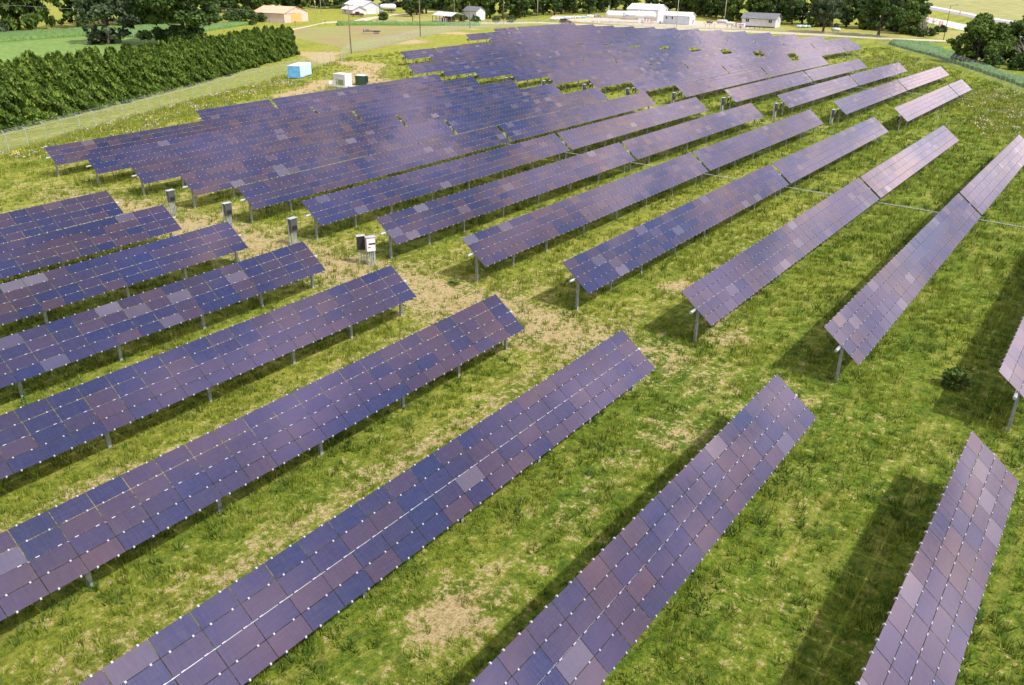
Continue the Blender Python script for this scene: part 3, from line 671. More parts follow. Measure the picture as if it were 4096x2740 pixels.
# ------------------------------------------------------------------ trees
def leaves(centers, radii, n, size, r, flat=0.75, droop=0.0):
    c = np.array(centers); rd = np.array(radii); w = rd**2/np.sum(rd**2)
    k = r.choice(len(c), n, p=w); q = r.normal(size=(n, 3)); q /= np.linalg.norm(q, axis=1)[:, None]
    rr = rd[k]*(1.25-0.9*r.random(n))
    P = c[k]+q*rr[:, None]*np.array([1, 1, flat])
    nn = q+r.normal(0, 0.8, (n, 3))+np.array([0, 0, 0.35]); nn /= np.linalg.norm(nn, axis=1)[:, None]
    t = r.normal(size=(n, 3)); t[:, 2] -= droop*3; A = np.cross(nn, t); A /= np.linalg.norm(A, axis=1)[:, None]; B = np.cross(nn, A)
    s = size*(0.6+0.8*r.random(n))[:, None]; B = B*(1+droop)
    V = np.stack([P-A*s*0.5, P-B*s*0.7, P+A*s*0.5, P+B*s*0.7], 1).reshape(-1, 3)
    return V, np.arange(n*4).reshape(-1, 4)
def broad_tree(seed, H, Rc, low, n, size, style='round'):
    r = np.random.default_rng(seed); cs = []; rs = []
    nl = 80
    for k in range(nl):
        t = r.random()**0.8; z = low+(H-low)*t
        env = Rc*(math.sin(math.pi*min(1, 0.18+0.80*t))**0.6)
        a = r.uniform(0, 2*math.pi); rad = env*(0.35+0.60*r.random())
        cs.append((math.cos(a)*rad, math.sin(a)*rad, z)); rs.append(Rc*(0.10+0.17*r.random()**2))
    V, F = leaves(cs, rs, n, size, r, 0.7, 0.8 if style == 'willow' else 0.0)
    cme = np_mesh('crown', V, F, {'round': M_LEAF, 'bright': M_LEAF2, 'grey': M_LEAFG, 'willow': M_LEAF2}[style])
    b = MB(); tw = 0.022*H+0.12
    b.tube([(0, 0, -0.3), (0.05, 0, low*0.6), (0.1, 0.05, low+(H-low)*0.35), (0.15, -0.1, low+(H-low)*0.75)], [tw*1.25, tw, tw*0.7, tw*0.25], 8)
    for k in range(9):
        c = cs[k*8]; z0 = low*0.7+(c[2]-low*0.7)*0.45
        b.tube([(0.06, 0, z0*0.9), (c[0]*0.45, c[1]*0.45, z0*1.02), (c[0]*0.95, c[1]*0.95, max(c[2], z0))], [tw*0.42, tw*0.26, tw*0.08], 5)
    return cme, b.mesh('trunk', M_BARK, True)
def place_tree(meshes, x, y, s, rz, label, cat, group=None, name='broadleaf_tree', sz=None, lean=0):
    o = empty(name, (x, y, gzf(x, y)), rz, label, cat, group); o.scale = (s, s, sz or s)
    if lean: o.rotation_euler = (lean, 0, rz)
    link('crown', meshes[0], o); link('trunk', meshes[1], o); return o
TV = [broad_tree(1, 13, 5.2, 0.9, 5200, 0.62), broad_tree(2, 15, 5.0, 1.6, 5200, 0.60), broad_tree(3, 12, 5.6, 0.4, 5200, 0.62, 'bright'),
      broad_tree(4, 14, 4.6, 2.6, 4600, 0.60), broad_tree(5, 13, 5.5, 1.0, 5000, 0.62, 'grey'), broad_tree(6, 12, 5.6, 0.7, 6000, 0.70, 'willow')]
OAK = [broad_tree(21, 14, 7.0, 2.6, 15000, 0.50, 'grey'), broad_tree(22, 15, 7.4, 3.0, 15000, 0.50)]
BIG = broad_tree(31, 21, 12.0, 0.6, 34000, 0.62, 'round'); BUSHY = broad_tree(32, 9.0, 6.2, 0.2, 15000, 0.42, 'bright')
BUSH = broad_tree(33, 2.2, 1.5, 0.2, 1500, 0.28, 'bright'); LOW = broad_tree(34, 4.0, 3.2, 0.1, 2600, 0.40)

def cone_tree(seed, H, Rc, n, size):
    r = np.random.default_rng(seed); V = []
    t = r.random(n)**1.25; a = r.uniform(0, 2*np.pi, n); nlob = 7
    ph = r.uniform(0, 6.28, 4)
    env = Rc*(np.clip(1-t, 0, 1)**0.36)*(0.80+0.13*np.sin(a*3+ph[0]+t*7)+0.12*np.sin(a*5+t*19+ph[1])+0.11*np.sin(t*31+a*4+ph[2]))
    rad = env*(1.06-0.36*r.random(n)**1.2)
    P = np.stack([np.cos(a)*rad, np.sin(a)*rad, t*H*(0.93+0.07*np.sin(a*2+ph[3]))+r.normal(0, 0.12, n)], 1)
    out = np.stack([np.cos(a), np.sin(a), 0.35+0*a], 1)+r.normal(0, 0.7, (n, 3)); out /= np.linalg.norm(out, axis=1)[:, None]
    up = np.array([0, 0, 1.0])+r.normal(0, 0.35, (n, 3)); A = np.cross(out, up); A /= np.linalg.norm(A, axis=1)[:, None]; B = np.cross(A, out)
    s = size*(0.6+0.8*r.random(n))[:, None]
    V = np.stack([P-A*s*0.34, P-B*s*0.55, P+A*s*0.34, P+B*s*0.8], 1).reshape(-1, 3)
    cme = np_mesh('crown', V, np.arange(n*4).reshape(-1, 4), M_HEDGE)
    b = MB().tube([(0, 0, -0.3), (0, 0, H*0.5), (0, 0, H*0.93)], [0.18, 0.12, 0.03], 7)
    return cme, b.mesh('trunk', M_BARK, True)
CT = [cone_tree(40+k, 9.0, 2.6, 8500, 0.46) for k in range(4)]
hd = Vector((-0.462, 0.887, 0)); h0 = Vector((-110.5, 30.5, 0)); nh = 57
for k in range(nh):
    p = h0+hd*(2.13*k); p.x += random.gauss(0, 0.25); p.y += random.gauss(0, 0.2)
    t = k/(nh-1); s = (1.03-0.27*t)*random.uniform(0.92, 1.05)
    if k > nh-3: s *= 0.93
    place_tree(CT[k % 4], p.x, p.y, s*1.03, random.uniform(0, 6.28), 'dense green arborvitae, %s from the left end of the hedge' % ordi(k+1), 'hedge tree', 'arborvitae of the long hedge', 'hedge_tree', s, 0.0)

# single trees that stand out
place_tree(BIG, -205, 134, 1.05, 0.4, 'huge dark green tree rising right behind the hedge', 'tree', sz=0.98)
place_tree(TV[4], -219, 121, 1.25, 1.4, 'pale grey-green tree left of the huge dark tree', 'tree')
place_tree(OAK[0], -92.0, 302.7, 0.86, 0.3, 'large grey-green tree on the lawn beside the propane tank', 'tree')
place_tree(OAK[1], -73.8, 302.1, 0.95, 2.0, 'large dark round tree on the lawn near the right fence', 'tree')
place_tree(BUSHY, -33.7, 233.0, 1.12, 0.9, 'dense bushy green tree at the left of the right-hand thicket', 'tree')
place_tree(BUSHY, -26.0, 243.0, 1.18, 3.4, 'tallest bushy green tree of the right-hand thicket', 'tree')
place_tree(BUSHY, -19.0, 238.0, 0.9, 5.0, 'bushy green tree cut by the right picture edge', 'tree')
place_tree(LOW, -23.5, 226.5, 0.85, 1.0, 'low leafy shrub in front of the right-hand thicket', 'shrub')
place_tree(LOW, -29.0, 226.0, 0.7, 2.0, 'small shrub at the foot of the right-hand thicket', 'shrub')
for k, (tx, ty, s, v) in enumerate([(-268, 113, 1.35, 4), (-274, 127.5, 1.45, 5), (-273, 142, 1.35, 0), (-276, 153, 1.5, 1), (-268, 160, 1.3, 4), (-268, 171, 1.4, 0), (-276, 179, 1.5, 1), (-262, 165, 0.9, 2), (-286, 165, 1.5, 3), (-290, 190, 1.4, 0), (-282, 200, 1.4, 1), (-272, 206, 1.2, 2)]):
    place_tree(TV[v], tx, ty, s, random.uniform(0, 6), 'tall leafy tree behind the tall crop, %s from the left' % ordi(k+1), 'tree', 'trees behind the crop field')
for k, (tx, ty, s) in enumerate([(-263, 181, 0.9), (-258, 188, 0.8), (-262, 195, 0.95), (-256, 199, 0.6)]):
    place_tree(LOW, tx, ty, s*1.2, random.uniform(0, 6), 'low bush in the hedgerow left of the tan barn, %s from the left' % ordi(k+1), 'shrub', 'bushes left of the tan barn')
place_tree(TV[0], -246.5, 188, 0.36, 0.3, 'young pine-like tree between hedge and tan barn', 'tree')
for k, (tx, ty, s, v) in enumerate([(-248.3, 267.8, 0.75, 1), (-254, 277.4, 0.9, 0), (-257.5, 287.2, 0.95, 3), (-226, 268, 0.72, 5)]):
    place_tree(TV[v], tx, ty, s, random.uniform(0, 6), 'shade tree on the farmhouse lawn, %s from the left' % ordi(k+1), 'tree', 'shade trees on the farmhouse lawn')
place_tree(BUSH, -236.6, 239.7, 1.35, 0, 'round clipped bush on the lawn corner by the road fork', 'shrub')
place_tree(LOW, -205.5, 256.5, 0.6, 0, 'dark round shrub beside the open shed', 'shrub')
for k, (tx, ty, s_) in enumerate([(34, 128, 0.95), (46, 122, 1.05), (58, 116, 0.9), (70, 112, 1.0)]):
    place_tree(TV[k % 2], tx, ty, s_, k*1.7, 'tree outside the right fence, mirrored in the right-hand panels, %s from the left' % ordi(k+1), 'tree', 'trees outside the right fence')
# the woods: every tree an object of its own
wl = [(-305, 222), (-308, 240), (-319, 268), (-305, 286), (-300, 307), (-289, 321), (-279, 318), (-262, 305), (-240, 290), (-227, 283), (-215.6, 279), (-210, 286), (-216, 302), (-212.7, 316), (-210.7, 333), (-206, 352), (-203, 369), (-190, 379), (-170, 371), (-155, 352), (-140, 343), (-121, 336), (-112, 332), (-102, 328), (-94, 331), (-85, 328), (-76, 327), (-67.5, 318)]
W = resample(wl, 46)
k = 0
for rowi, (back, cnt) in enumerate(((1.5, 46), (8, 40), (16, 34))):
    Wr = resample(wl, cnt); T = np.gradient(Wr, axis=0); T /= np.linalg.norm(T, axis=1)[:, None]
    for i in range(cnt):
        nx_, ny_ = -T[i, 1], T[i, 0]
        if nx_*Wr[i, 0]+ny_*Wr[i, 1] < 0: nx_, ny_ = -nx_, -ny_
        rr_ = np.hypot(*Wr[i]); tx = Wr[i, 0]*(1+back/rr_)+random.uniform(-1.5, 1.5); ty = Wr[i, 1]*(1+back/rr_)+random.uniform(-1.5, 1.5)
        if math.hypot(tx+167, ty-327) < 12 or math.hypot(tx+272, ty-262) < 15: continue
        k += 1
        v = random.choice([0, 1, 3, 0, 4, 2, 5] if rowi == 0 else [0, 1, 3])
        place_tree(TV[v], tx, ty, random.uniform(0.72, 1.0), random.uniform(0, 6.28),
                   '%s tree from the left in the %s row of the dark wood' % (ordi(i+1), ('front', 'second', 'rear')[rowi]), 'tree', 'trees of the dark wood')
for k, (tx, ty, s) in enumerate([(-64.5, 314, 0.6), (-62.5, 312, 0.5), (-61.5, 318, 0.6), (-61.6, 328, 0.6), (-61.8, 339, 0.55), (-66, 322, 0.9), (-216, 262, 0.55), (-219, 258.5, 0.5), (-200, 271.5, 0.6), (-204, 267, 0.5)]):
    place_tree(LOW, tx, ty, s, random.uniform(0, 6), ('brush clump at the right end of the wood, %s from the road' if k < 6 else 'brush clump by the road below the willow, %s in line') % ordi(k+1 if k < 6 else k-5), 'shrub', 'brush at the wood edge')
# bare trees
def dead_tree(x, y, H, seed, label):
    r = random.Random(seed); root = empty('dead_tree', (x, y, gzf(x, y)), 0, label, 'dead tree'); b = MB()
    def br(p, d, l, rad, lv):
        q = p+d*l; m = p+d*l*0.5+Vector((r.gauss(0, 0.06), r.gauss(0, 0.06), 0))*l
        b.tube([p, m, q], [rad, rad*0.8, rad*0.55], 5)
        if lv:
            for _ in range(3 if lv > 1 else 2):
                nd = (d+Vector((r.gauss(0, 0.5), r.gauss(0, 0.5), r.gauss(0.1, 0.25)))).normalized(); br(q if r.random() < 0.6 else m, nd, l*r.uniform(0.6, 0.85), rad*0.55, lv-1)
    for k in range(3): br(Vector((0.2*k, 0, -0.2)), Vector((r.gauss(0, 0.3), r.gauss(0, 0.3), 1)).normalized(), H*0.34, 0.13, 4)
    b.build('branches', M_DEAD, root)
dead_tree(-62.5, 316, 7.5, 5, 'bare grey tree at the right end of the wood')
dead_tree(-22.2, 229.5, 8.0, 9, 'pale dead tree in front of the right-hand thicket')
dead_tree(-19.9, 230.5, 7.0, 12, 'second pale dead tree, by the right picture edge')

# ------------------------------------------------------------------ buildings
def gable(name, label, cat, cx, cy, th, a, b_, eave, peak, wallm, roofm, over=0.35, z=None):
    root = empty(name, (cx, cy, gzf(cx, cy) if z is None else z), th, label, cat)
    m = MB(); m.prism([(0, -0.3), (b_, -0.3), (b_, eave), (b_/2, peak), (0, eave)], -a, 0, 'x'); m.build('wall', wallm, root)
    m = MB(); sl = (peak-eave)/(b_/2); t = 0.10
    for s in (0, 1):
        pr = [(-over, eave-over*sl+0.02), (b_/2, peak+0.02), (b_/2, peak+0.02+t), (-over, eave-over*sl+0.02+t)]
        if s: pr = [(b_-p, q) for p, q in pr]
        m.prism(pr, -a-over, over, 'x')
    m.build('roof', roofm, root)
    return root
r = gable('barn', 'tan metal barn with orange sliding door beyond the hedge', 'barn', -246.7, 201.4, 0.233, 13.5, 13.8, 3.1, 4.95, M_TAN, M_TANR, 0.25)
MB().box((0.05, 6.9, 1.45), (0.07, 6.0, 2.8)).build('door', M_TAND, r)
MB().box((0.04, 3.6, 2.92), (0.06, 12.6 - 6.2, 0.10)).build('door_rail', mat('brown_trim', (0.16, 0.09, 0.05), 0.7), r)
MB().box((-13.5/2, -0.02, 3.02), (13.6, 0.05, 0.10)).build('eave_trim', bpy.data.materials['brown_trim'], r)
for q in (-6.4, -13.45, -0.05): MB().box((q, -0.02, 1.4), (0.09, 0.04, 3.1)).build('corner_trim', bpy.data.materials['brown_trim'], r)
MB().box((-9.8, 6.9, 5.15), (1.1, 0.6, 0.35)).build('roof_vent', M_WHITE, r)
r = gable('farm_building', 'tall white farm building with white roof near the parked pickup', 'building', -271.4, 263.8, -0.318, 18.0, 7.0, 3.4, 5.0, M_SIDE, M_ROOFW, 0.5)
r = gable('farm_building', 'low white farm office with hipped front and dark windows', 'building', -271.8, 257.6, -0.40, 12.0, 6.0, 1.9, 3.2, M_SIDE, M_ROOFW, 0.5)
for q in (-9.5, -8.2): MB().box((q, -0.03, 1.1), (0.7, 0.06, 0.9)).build('window', M_GLASS, r)
MB().box((-3.0, -0.03, 1.15), (0.5, 0.06, 0.7)).build('window', M_GLASS, r)
r = gable('storage_shed', 'big white metal shed behind the long white tank', 'shed', -162.8, 319.1, 0.092, 13.5, 10.6, 4.15, 5.95, M_SIDE, M_ROOFW, 0.2)
MB().box((-4.0, -0.04, 1.2), (2.2, 0.06, 2.4)).build('door', M_GREYW, r)
MB().box((-7.0, -0.02, 3.95), (12.8, 0.05, 0.12)).build('eave_trim', M_GREYW, r)
MB().box((0.03, 8.8, 3.7), (0.05, 0.9, 0.6)).build('vent_opening', M_GLASS, r)
for q in (-9.0, -5.5, -2.0): MB().box((q, 5.3, 6.2), (0.45, 0.45, 0.35)).build('roof_vent', M_ROOFW, r)
r = gable('workshop', 'low white workshop with sliding door right of the tank', 'shed', -144.0, 308.5, 0.044, 10.7, 5.6, 3.1, 4.3, M_SIDE, M_ROOFW, 0.3)
MB().box((-5.35, -0.02, 1.5), (10.4, 0.04, 2.6)).build('grey_siding', M_GREYW, r)
MB().box((-3.1, -0.06, 1.45), (4.6, 0.05, 2.5)).build('door', noisy('blue_grey_door', (0.46, 0.55, 0.60), (0.54, 0.62, 0.67), 1.0), r)
for q in (-9.4, -7.0): MB().box((q, -0.06, 2.25), (0.5, 0.05, 0.8)).build('window', M_GLASS, r)
MB().box((0.03, 3.6, 0.95), (0.05, 0.6, 1.5)).build('side_door', M_GLASS, r)
r = gable('house', 'white house with grey shingle roof beyond the gravel road', 'house', -111.9, 311.4, 0.103, 12.2, 7.2, 3.0, 4.6, M_SIDE, M_ROOFG, 0.5)
for q in (-10.2, -1.9):
    w = MB().box((q, -0.03, 2.15), (1.15, 0.06, 1.0)).build('window', M_GLASS, r)
    MB().box((q, -0.07, 2.15), (0.08, 0.04, 1.0)).build('mullion', M_WHITE, w)
MB().box((-6.1, -0.02, 0.15), (12.2, 0.05, 0.35)).build('dark_footing', M_BLACK, r)
w = MB().box((0.03, 3.9, 2.55), (0.05, 1.3, 0.85)).build('window', M_BLACK, r); MB().box((0.06, 3.9, 2.55), (0.03, 0.95, 0.55)).build('pane', M_WHITE, w)
MB().box((-7.5, -0.45, 3.12), (1.0, 0.5, 0.06)).build('gutter', M_WHITE, r)
r = gable('house', 'pale house half hidden behind the tall trees left of the wood', 'house', -216, 270, -0.1, 7.0, 5.0, 3.4, 4.8, M_SIDE, M_ROOFG, 0.4)
MB().box((-1.5, -0.03, 1.6), (0.8, 0.06, 1.1)).build('window', M_GLASS, r)
# open pole shed
r = empty('pole_shed', (-215.6, 250.9, gzf(-215.6, 250.9)), -0.1, 'open pole shed with grey lean-to roof beside the road', 'shed')
b = MB(); b.prism([(-0.2, 2.2), (3.0, 3.4), (6.4, 2.6), (6.4, 2.72), (3.0, 3.52), (-0.2, 2.32)], -7.0, 3.5, 'x'); b.build('roof', noisy('weathered_tin', (0.40, 0.40, 0.40), (0.58, 0.58, 0.57), 1.0, 0.5), r)
for px in (-6.9, -5.0, -3.0, -1.0, 1.2, 3.3):
    for py in (0.1, 6.0): MB().box((px, py, 1.2), (0.16, 0.16, 2.4)).build('post', M_POLE, r)
b = MB().box((-1.8, 3.0, 0.7), (4.0, 2.4, 1.3)); b.build('stored_crate', M_BARK, r)
b = MB()
for px in (-4.5, -3.4, -2.2, -0.8, 0.4): b.box((px, 0.0, 0.75), (0.5, 0.06, 1.5))
b.build('white_boards', M_SIDE, r)

# ------------------------------------------------------------------ big tank and site furniture
r = empty('storage_tank', (-174.3, 299.2, gzf(-174.3, 299.2)), 0.52, 'long white pressure tank with a blue and green logo', 'storage tank')
LT, RT = 19.5, 1.38; zc = 2.85
pts = []; rs = []
for k in range(9):
    a = math.pi/2*k/8; pts.append((-RT*math.cos(a)*0.9+RT*0.4, 0, zc)); rs.append(max(0.02, RT*math.sin(a)))
for k in range(9):
    a = math.pi/2*k/8; pts.append((LT-2.0+RT*math.sin(a)*0.9, 0, zc)); rs.append(max(0.02, RT*math.cos(a)))
MB().tube(pts, rs, 28).build('vessel', mat('white_gloss', (0.66, 0.66, 0.66), 0.3), r, True)
for q in (1.8, 15.2): MB().box((q, 0, 0.85), (0.9, 2.0, 1.75)).build('saddle', M_SIDE, r)
MB().box((13.0, -0.9, 0.9), (2.2, 0.8, 1.7)).build('pump_cabinet', M_CAB, r)
b = MB()
for q in (14.0, 15.0, 16.2): b.box((q, -1.7, 1.0), (0.5, 0.35, 1.3))
b.build('valve_box', M_SIDE, r)
b = MB()
for q in (14.4, 15.6, 16.8, 17.2): b.tube([(q, -1.7, 0.1), (q, -1.7, 1.4)], 0.08, 6)
b.build('red_pipework', M_RED, r)
b = MB()
for q in (12.0, 13.5): b.tube([(q, 0, zc+1.3), (q, 0, zc+1.7)], 0.2, 8)
for q in (0.3, 0.7): b.tube([(q, 0.5, zc), (q, 0.5, zc+3.2)], 0.09, 6)
b.build('vent_stack', M_WHITE, r)
# curved logo: swoosh panels that follow the shell plus lettering
def shell(pts2, m, name, off=0.02, parent=None):
    b = MB(); top = []
    for (s_, h_) in pts2:
        a = h_/RT; top.append((s_, -(RT+off)*math.cos(a), zc+(RT+off)*math.sin(a)))
    b.quad(top); b.build(name, m, parent)
M_LB = mat('logo_blue', (0.02, 0.10, 0.30), 0.5); M_LG = mat('logo_green', (0.02, 0.28, 0.18), 0.5)
shell([(5.3, 0.55), (6.0, 0.55), (6.3, -0.1), (6.7, -0.45), (5.9, -0.45)], M_LG, 'logo_swoosh', 0.02, r)
shell([(6.0, 0.75), (6.7, 0.6), (6.6, 0.2), (6.1, 0.35)], M_LB, 'logo_wave', 0.035, r)
shell([(6.2, -0.50), (10.2, -0.50), (10.2, -0.56), (6.2, -0.56)], M_LB, 'logo_line', 0.02, r)
def text(body, size, mtl, parent, loc, rot, name):
    c = bpy.data.curves.new(name, 'FONT'); c.body = body; c.size = size; c.extrude = 0.004; c.materials.append(mtl)
    t_ = bpy.data.objects.new(name, c); me = bpy.data.meshes.new_from_object(t_); bpy.data.objects.remove(t_); me.materials.clear(); me.materials.append(mtl)
    o = link(name, me, parent); o.location = loc; o.rotation_euler = rot; return o
text('alas', 1.0, M_LB, r, (6.8, -RT-0.03, zc-0.28), (R(90), 0, 0), 'lettering')
text('Environmental', 0.42, M_LB, r, (8.5, -RT-0.03, zc-0.25), (R(90), 0, 0), 'lettering')
M_BLK2 = mat('hazard_black', (0.03, 0.03, 0.03), 0.6)
shell([(14.9, 0.5), (15.4, 0.0), (15.1, -0.5), (14.6, 0.0)], M_BLK2, 'hazard_diamond', 0.02, r)
for k, (xx, yy) in enumerate([(-177, 295.4), (-173.7, 296.6), (-170.6, 298.0), (-167.4, 299.5), (-158.4, 303.0), (-155.6, 304.6)]):
    o = MB().box((0, 0, 0.4), (2.7, 0.5, 0.8)).box((0, 0, 0.06), (2.9, 0.62, 0.12)).build('concrete_barrier', M_CONC)
    o.location = (xx, yy-1.0, gzf(xx, yy)); o.rotation_euler = (0, 0, 0.46)
    tag(o, 'grey concrete block barrier below the long tank, %s from the left' % ordi(k+1), 'barrier', 'concrete barriers along the tank')
def small_tank(x, y, rz, L_, rad, material, label, cat='tank', group=None, h=0.35):
    r = empty('propane_tank', (x, y, gzf(x, y)), rz, label, cat, group)
    P = [(-L_/2, 0, rad+h), (-L_/2+rad*0.2, 0, rad+h), (-L_/2+rad*0.7, 0, rad+h), (L_/2-rad*0.7, 0, rad+h), (L_/2-rad*0.2, 0, rad+h), (L_/2, 0, rad+h)]
    MB().tube(P, [rad*0.15, rad*0.65, rad, rad, rad*0.65, rad*0.15], 14).build('vessel', material, r, True)
    for s in (-0.28, 0.28): MB().box((s*L_, 0, h/2+0.1), (0.2, rad*1.2, h+0.2)).build('foot', M_GALV, r)
    MB().tube([(0, 0, 2*rad+h-0.03), (0, 0, 2*rad+h+0.18)], 0.16, 8).build('dome', material, r)
M_TK = noisy('weathered_white', (0.50, 0.56, 0.58), (0.70, 0.74, 0.75), 1.2, 0.5)
M_TB = mat('teal_tank_paint', (0.25, 0.45, 0.55), 0.5)
small_tank(-89.0, 306.6, 0.2, 3.0, 0.55, M_TK, 'grey propane tank on the lawn by the large tree')
small_tank(-136.5, 321.5, 0.3, 4.3, 0.65, noisy('grey_tank', (0.33, 0.36, 0.38), (0.48, 0.50, 0.52), 1, 0.5), 'large grey tank near the tall grey pole')
small_tank(-130.5, 315.0, 0.1, 3.4, 0.5, M_TK, 'white tank lying left of the red tractor')
small_tank(-191.3, 314.5, 0.5, 3.2, 0.45, M_TK, 'small dark-ended tank left of the storage tank')
small_tank(-140.2, 318.5, 0.3, 2.6, 0.5, M_ROOFG, 'dark grey tank at the workshop corner')
small_tank(-275.5, 272.0, -0.3, 3.6, 0.55, M_TK, 'pale tank beside the dark pickup')
for k, (xx, yy) in enumerate([(-194.2, 291.0), (-193.4, 292.6), (-194.2, 296.5), (-194.8, 300.0), (-194.8, 303.0), (-194.2, 305.6), (-193.5, 308.4), (-192.7, 311.2)]):
    small_tank(xx, yy, 0.2 if k < 7 else 1.0, 2.6, 0.42, M_TB if k in (3, 7) else M_TK, '%s tank of the row behind the dark red car, %s from the left' % ('teal' if k in (3, 7) else 'white', ordi(k+1)), 'tank', 'tanks lying behind the dark red car', 0.2)
for k in range(5):
    small_tank(-104.5+k*0.9-1.5, 318.5+k*0.3, 1.2, 1.6, 0.4, M_TK if k % 2 else M_TB, '%s gas cylinder beside the white house, %s from the left' % ('white' if k % 2 else 'teal', ordi(k+1)), 'gas cylinder', 'gas cylinders beside the house', 0.1)
o = MB().tube([(0, 0, 0), (0, 0, 0.9)], 0.3, 12).tube([(0, 0, 0.9), (0, 0, 0.93)], 0.27, 12).build('blue_drum', mat('blue_plastic', (0.02, 0.20, 0.50), 0.4))
o.location = (-155.4, 307.2, gzf(-155.4, 307.2)); tag(o, 'blue plastic drum at the workshop corner', 'drum')
# rubble heap
rb = empty('rubble_heap', (-193, 321, gzf(-193, 321)), 0, 'heap of pale logs and rubble by the wood edge', 'rubble')
b = MB()
for k in range(70):
    a = random.uniform(0, 6.28); q = random.random()*4; d = random.uniform(0.3, 0.8)
    b.box((math.cos(a)*q*1.6, math.sin(a)*q*0.7, 0.2+max(0, 1.2-q*0.3)*random.random()), (d*2.2, d*0.5, d*0.5), random.uniform(0, 3.1))
b.build('debris', noisy('rubble', (0.25, 0.24, 0.22), (0.45, 0.43, 0.40), 2), rb)
rb.name = 'rubble_heap'

# ------------------------------------------------------------------ vehicles
M_TYRE = mat('tyre', (0.02, 0.02, 0.02), 0.8); M_RIM = mat('rim', (0.5, 0.5, 0.52), 0.35, 0.6)
def wheel(root, x, y, rad=0.34, w=0.22):
    o = MB().tube([(x, y-w/2, rad), (x, y+w/2, rad)], rad, 14).build('wheel', M_TYRE, root)
    MB().tube([(x, y-w/2-0.01, rad), (x, y+w/2+0.01, rad)], rad*0.55, 10).build('rim', M_RIM, o)
def vehicle(name, label, x, y, rz, prof, win, L_, W_, paint, wheels=(0.8, 3.6), cat='car', rad=0.34):
    r = empty(name, (x, y, gzf(x, y)+0.03), rz, label, cat)
    me = MB().prism(prof, -W_/2, W_/2).build('body', paint, r)
    bv = me.modifiers.new('bevel', 'BEVEL'); bv.width = 0.07; bv.segments = 2
    for s in (-1, 1): MB().prism(win, s*(W_/2+0.004)-0.008, s*(W_/2+0.004)+0.008).build('side_window', M_GLASS, r)
    for wx in wheels:
        for s in (-1, 1): wheel(r, wx, s*(W_/2-0.10), rad)
    for s in (-0.7, 0.7): MB().box((L_-0.02, s*W_/2*0.85, 0.75), (0.08, 0.3, 0.14)).build('headlight', M_WHITE, r)
    for s in (-0.7, 0.7): MB().box((0.02, s*W_/2*0.85, 0.85), (0.06, 0.2, 0.2)).build('tail_light', M_RED, r)
    return r
suv = [(0, 0.4), (0.0, 1.0), (0.35, 1.55), (0.6, 1.68), (2.7, 1.66), (3.4, 1.12), (4.5, 0.95), (4.65, 0.6), (4.6, 0.38)]
suvw = [(0.45, 1.08), (0.7, 1.52), (2.6, 1.52), (3.15, 1.10)]
vehicle('parked_car', 'dark red estate car on the gravel road beside the tanks', -184.3, 281.0, 0.32, suv, suvw, 4.65, 1.8, M_DKRED, (0.85, 3.7))
pk = [(0, 0.5), (0, 1.15), (1.9, 1.15), (2.0, 1.8), (3.3, 1.82), (3.9, 1.25), (5.2, 1.1), (5.35, 0.7), (5.3, 0.45)]
pkw = [(2.1, 1.22), (2.15, 1.68), (3.2, 1.68), (3.65, 1.24)]
vehicle('pickup_truck', 'dark maroon pickup in front of the farm office', -262.5, 247.6, 0.75, pk, pkw, 5.35, 1.9, mat('maroon_paint', (0.06, 0.015, 0.025), 0.3), (1.0, 4.3), 'pickup')
vehicle('pickup_truck', 'black pickup parked behind the pale tank', -279.5, 273.0, 0.75, pk, pkw, 5.35, 1.9, mat('black_paint', (0.012, 0.014, 0.02), 0.3), (1.0, 4.3), 'pickup')
vehicle('pickup_truck', 'silver pickup parked before the tanker truck', -272.5, 276.5, 3.9, pk, pkw, 5.35, 1.9, mat('silver_paint', (0.45, 0.48, 0.50), 0.3, 0.4), (1.0, 4.3), 'pickup')
r = empty('tanker_truck', (-276.5, 277.5, gzf(-276.5, 277.5)), 0.85, 'blue truck with a white tank body parked by the side road', 'truck')
o = MB().prism([(-2.2, 0.6), (-2.2, 1.7), (-1.2, 1.8), (-1.0, 2.7), (0.3, 2.75), (0.3, 0.6)], -1.15, 1.15).build('cab', mat('truck_blue', (0.03, 0.16, 0.42), 0.35), r)
MB().prism([(-0.9, 1.9), (-0.8, 2.5), (0.1, 2.5), (0.1, 1.9)], -1.17, 1.17).build('cab_window', M_GLASS, r)
MB().tube([(0.7, 0, 2.2), (1.0, 0, 2.2), (3.0, 0, 2.25), (7.0, 0, 2.25), (7.6, 0, 2.2)], [0.6, 1.1, 1.25, 1.25, 0.7], 18).build('tank_body', M_WHITE, r, True)
MB().box((3.6, 0, 0.85), (7.8, 0.9, 0.3)).build('chassis', M_BLACK, r)
for wx in (-1.3, 4.6, 5.9):
    for s in (-1, 1): wheel(r, wx, s*1.05, 0.5, 0.3)
# tractor
r = empty('tractor', (-127.0, 314.5, gzf(-127, 314.5)), 0.2, 'small red tractor left of the white house', 'tractor')
MB().box((0.9, 0, 1.0), (1.6, 0.6, 0.6)).box((-0.2, 0, 0.95), (0.9, 0.8, 0.4)).build('body', M_RED, r)
for x_, s_, q_ in ((-0.3, 1, 0.6), (-0.3, -1, 0.6), (1.4, 1, 0.34), (1.4, -1, 0.34)): wheel(r, x_, s_*0.65, q_, 0.3)
MB().tube([(-0.5, 0.35, 1.1), (-0.5, 0.35, 2.0), (-0.5, -0.35, 2.0), (-0.5, -0.35, 1.1)], 0.04, 6).build('roll_bar', M_BLACK, r)
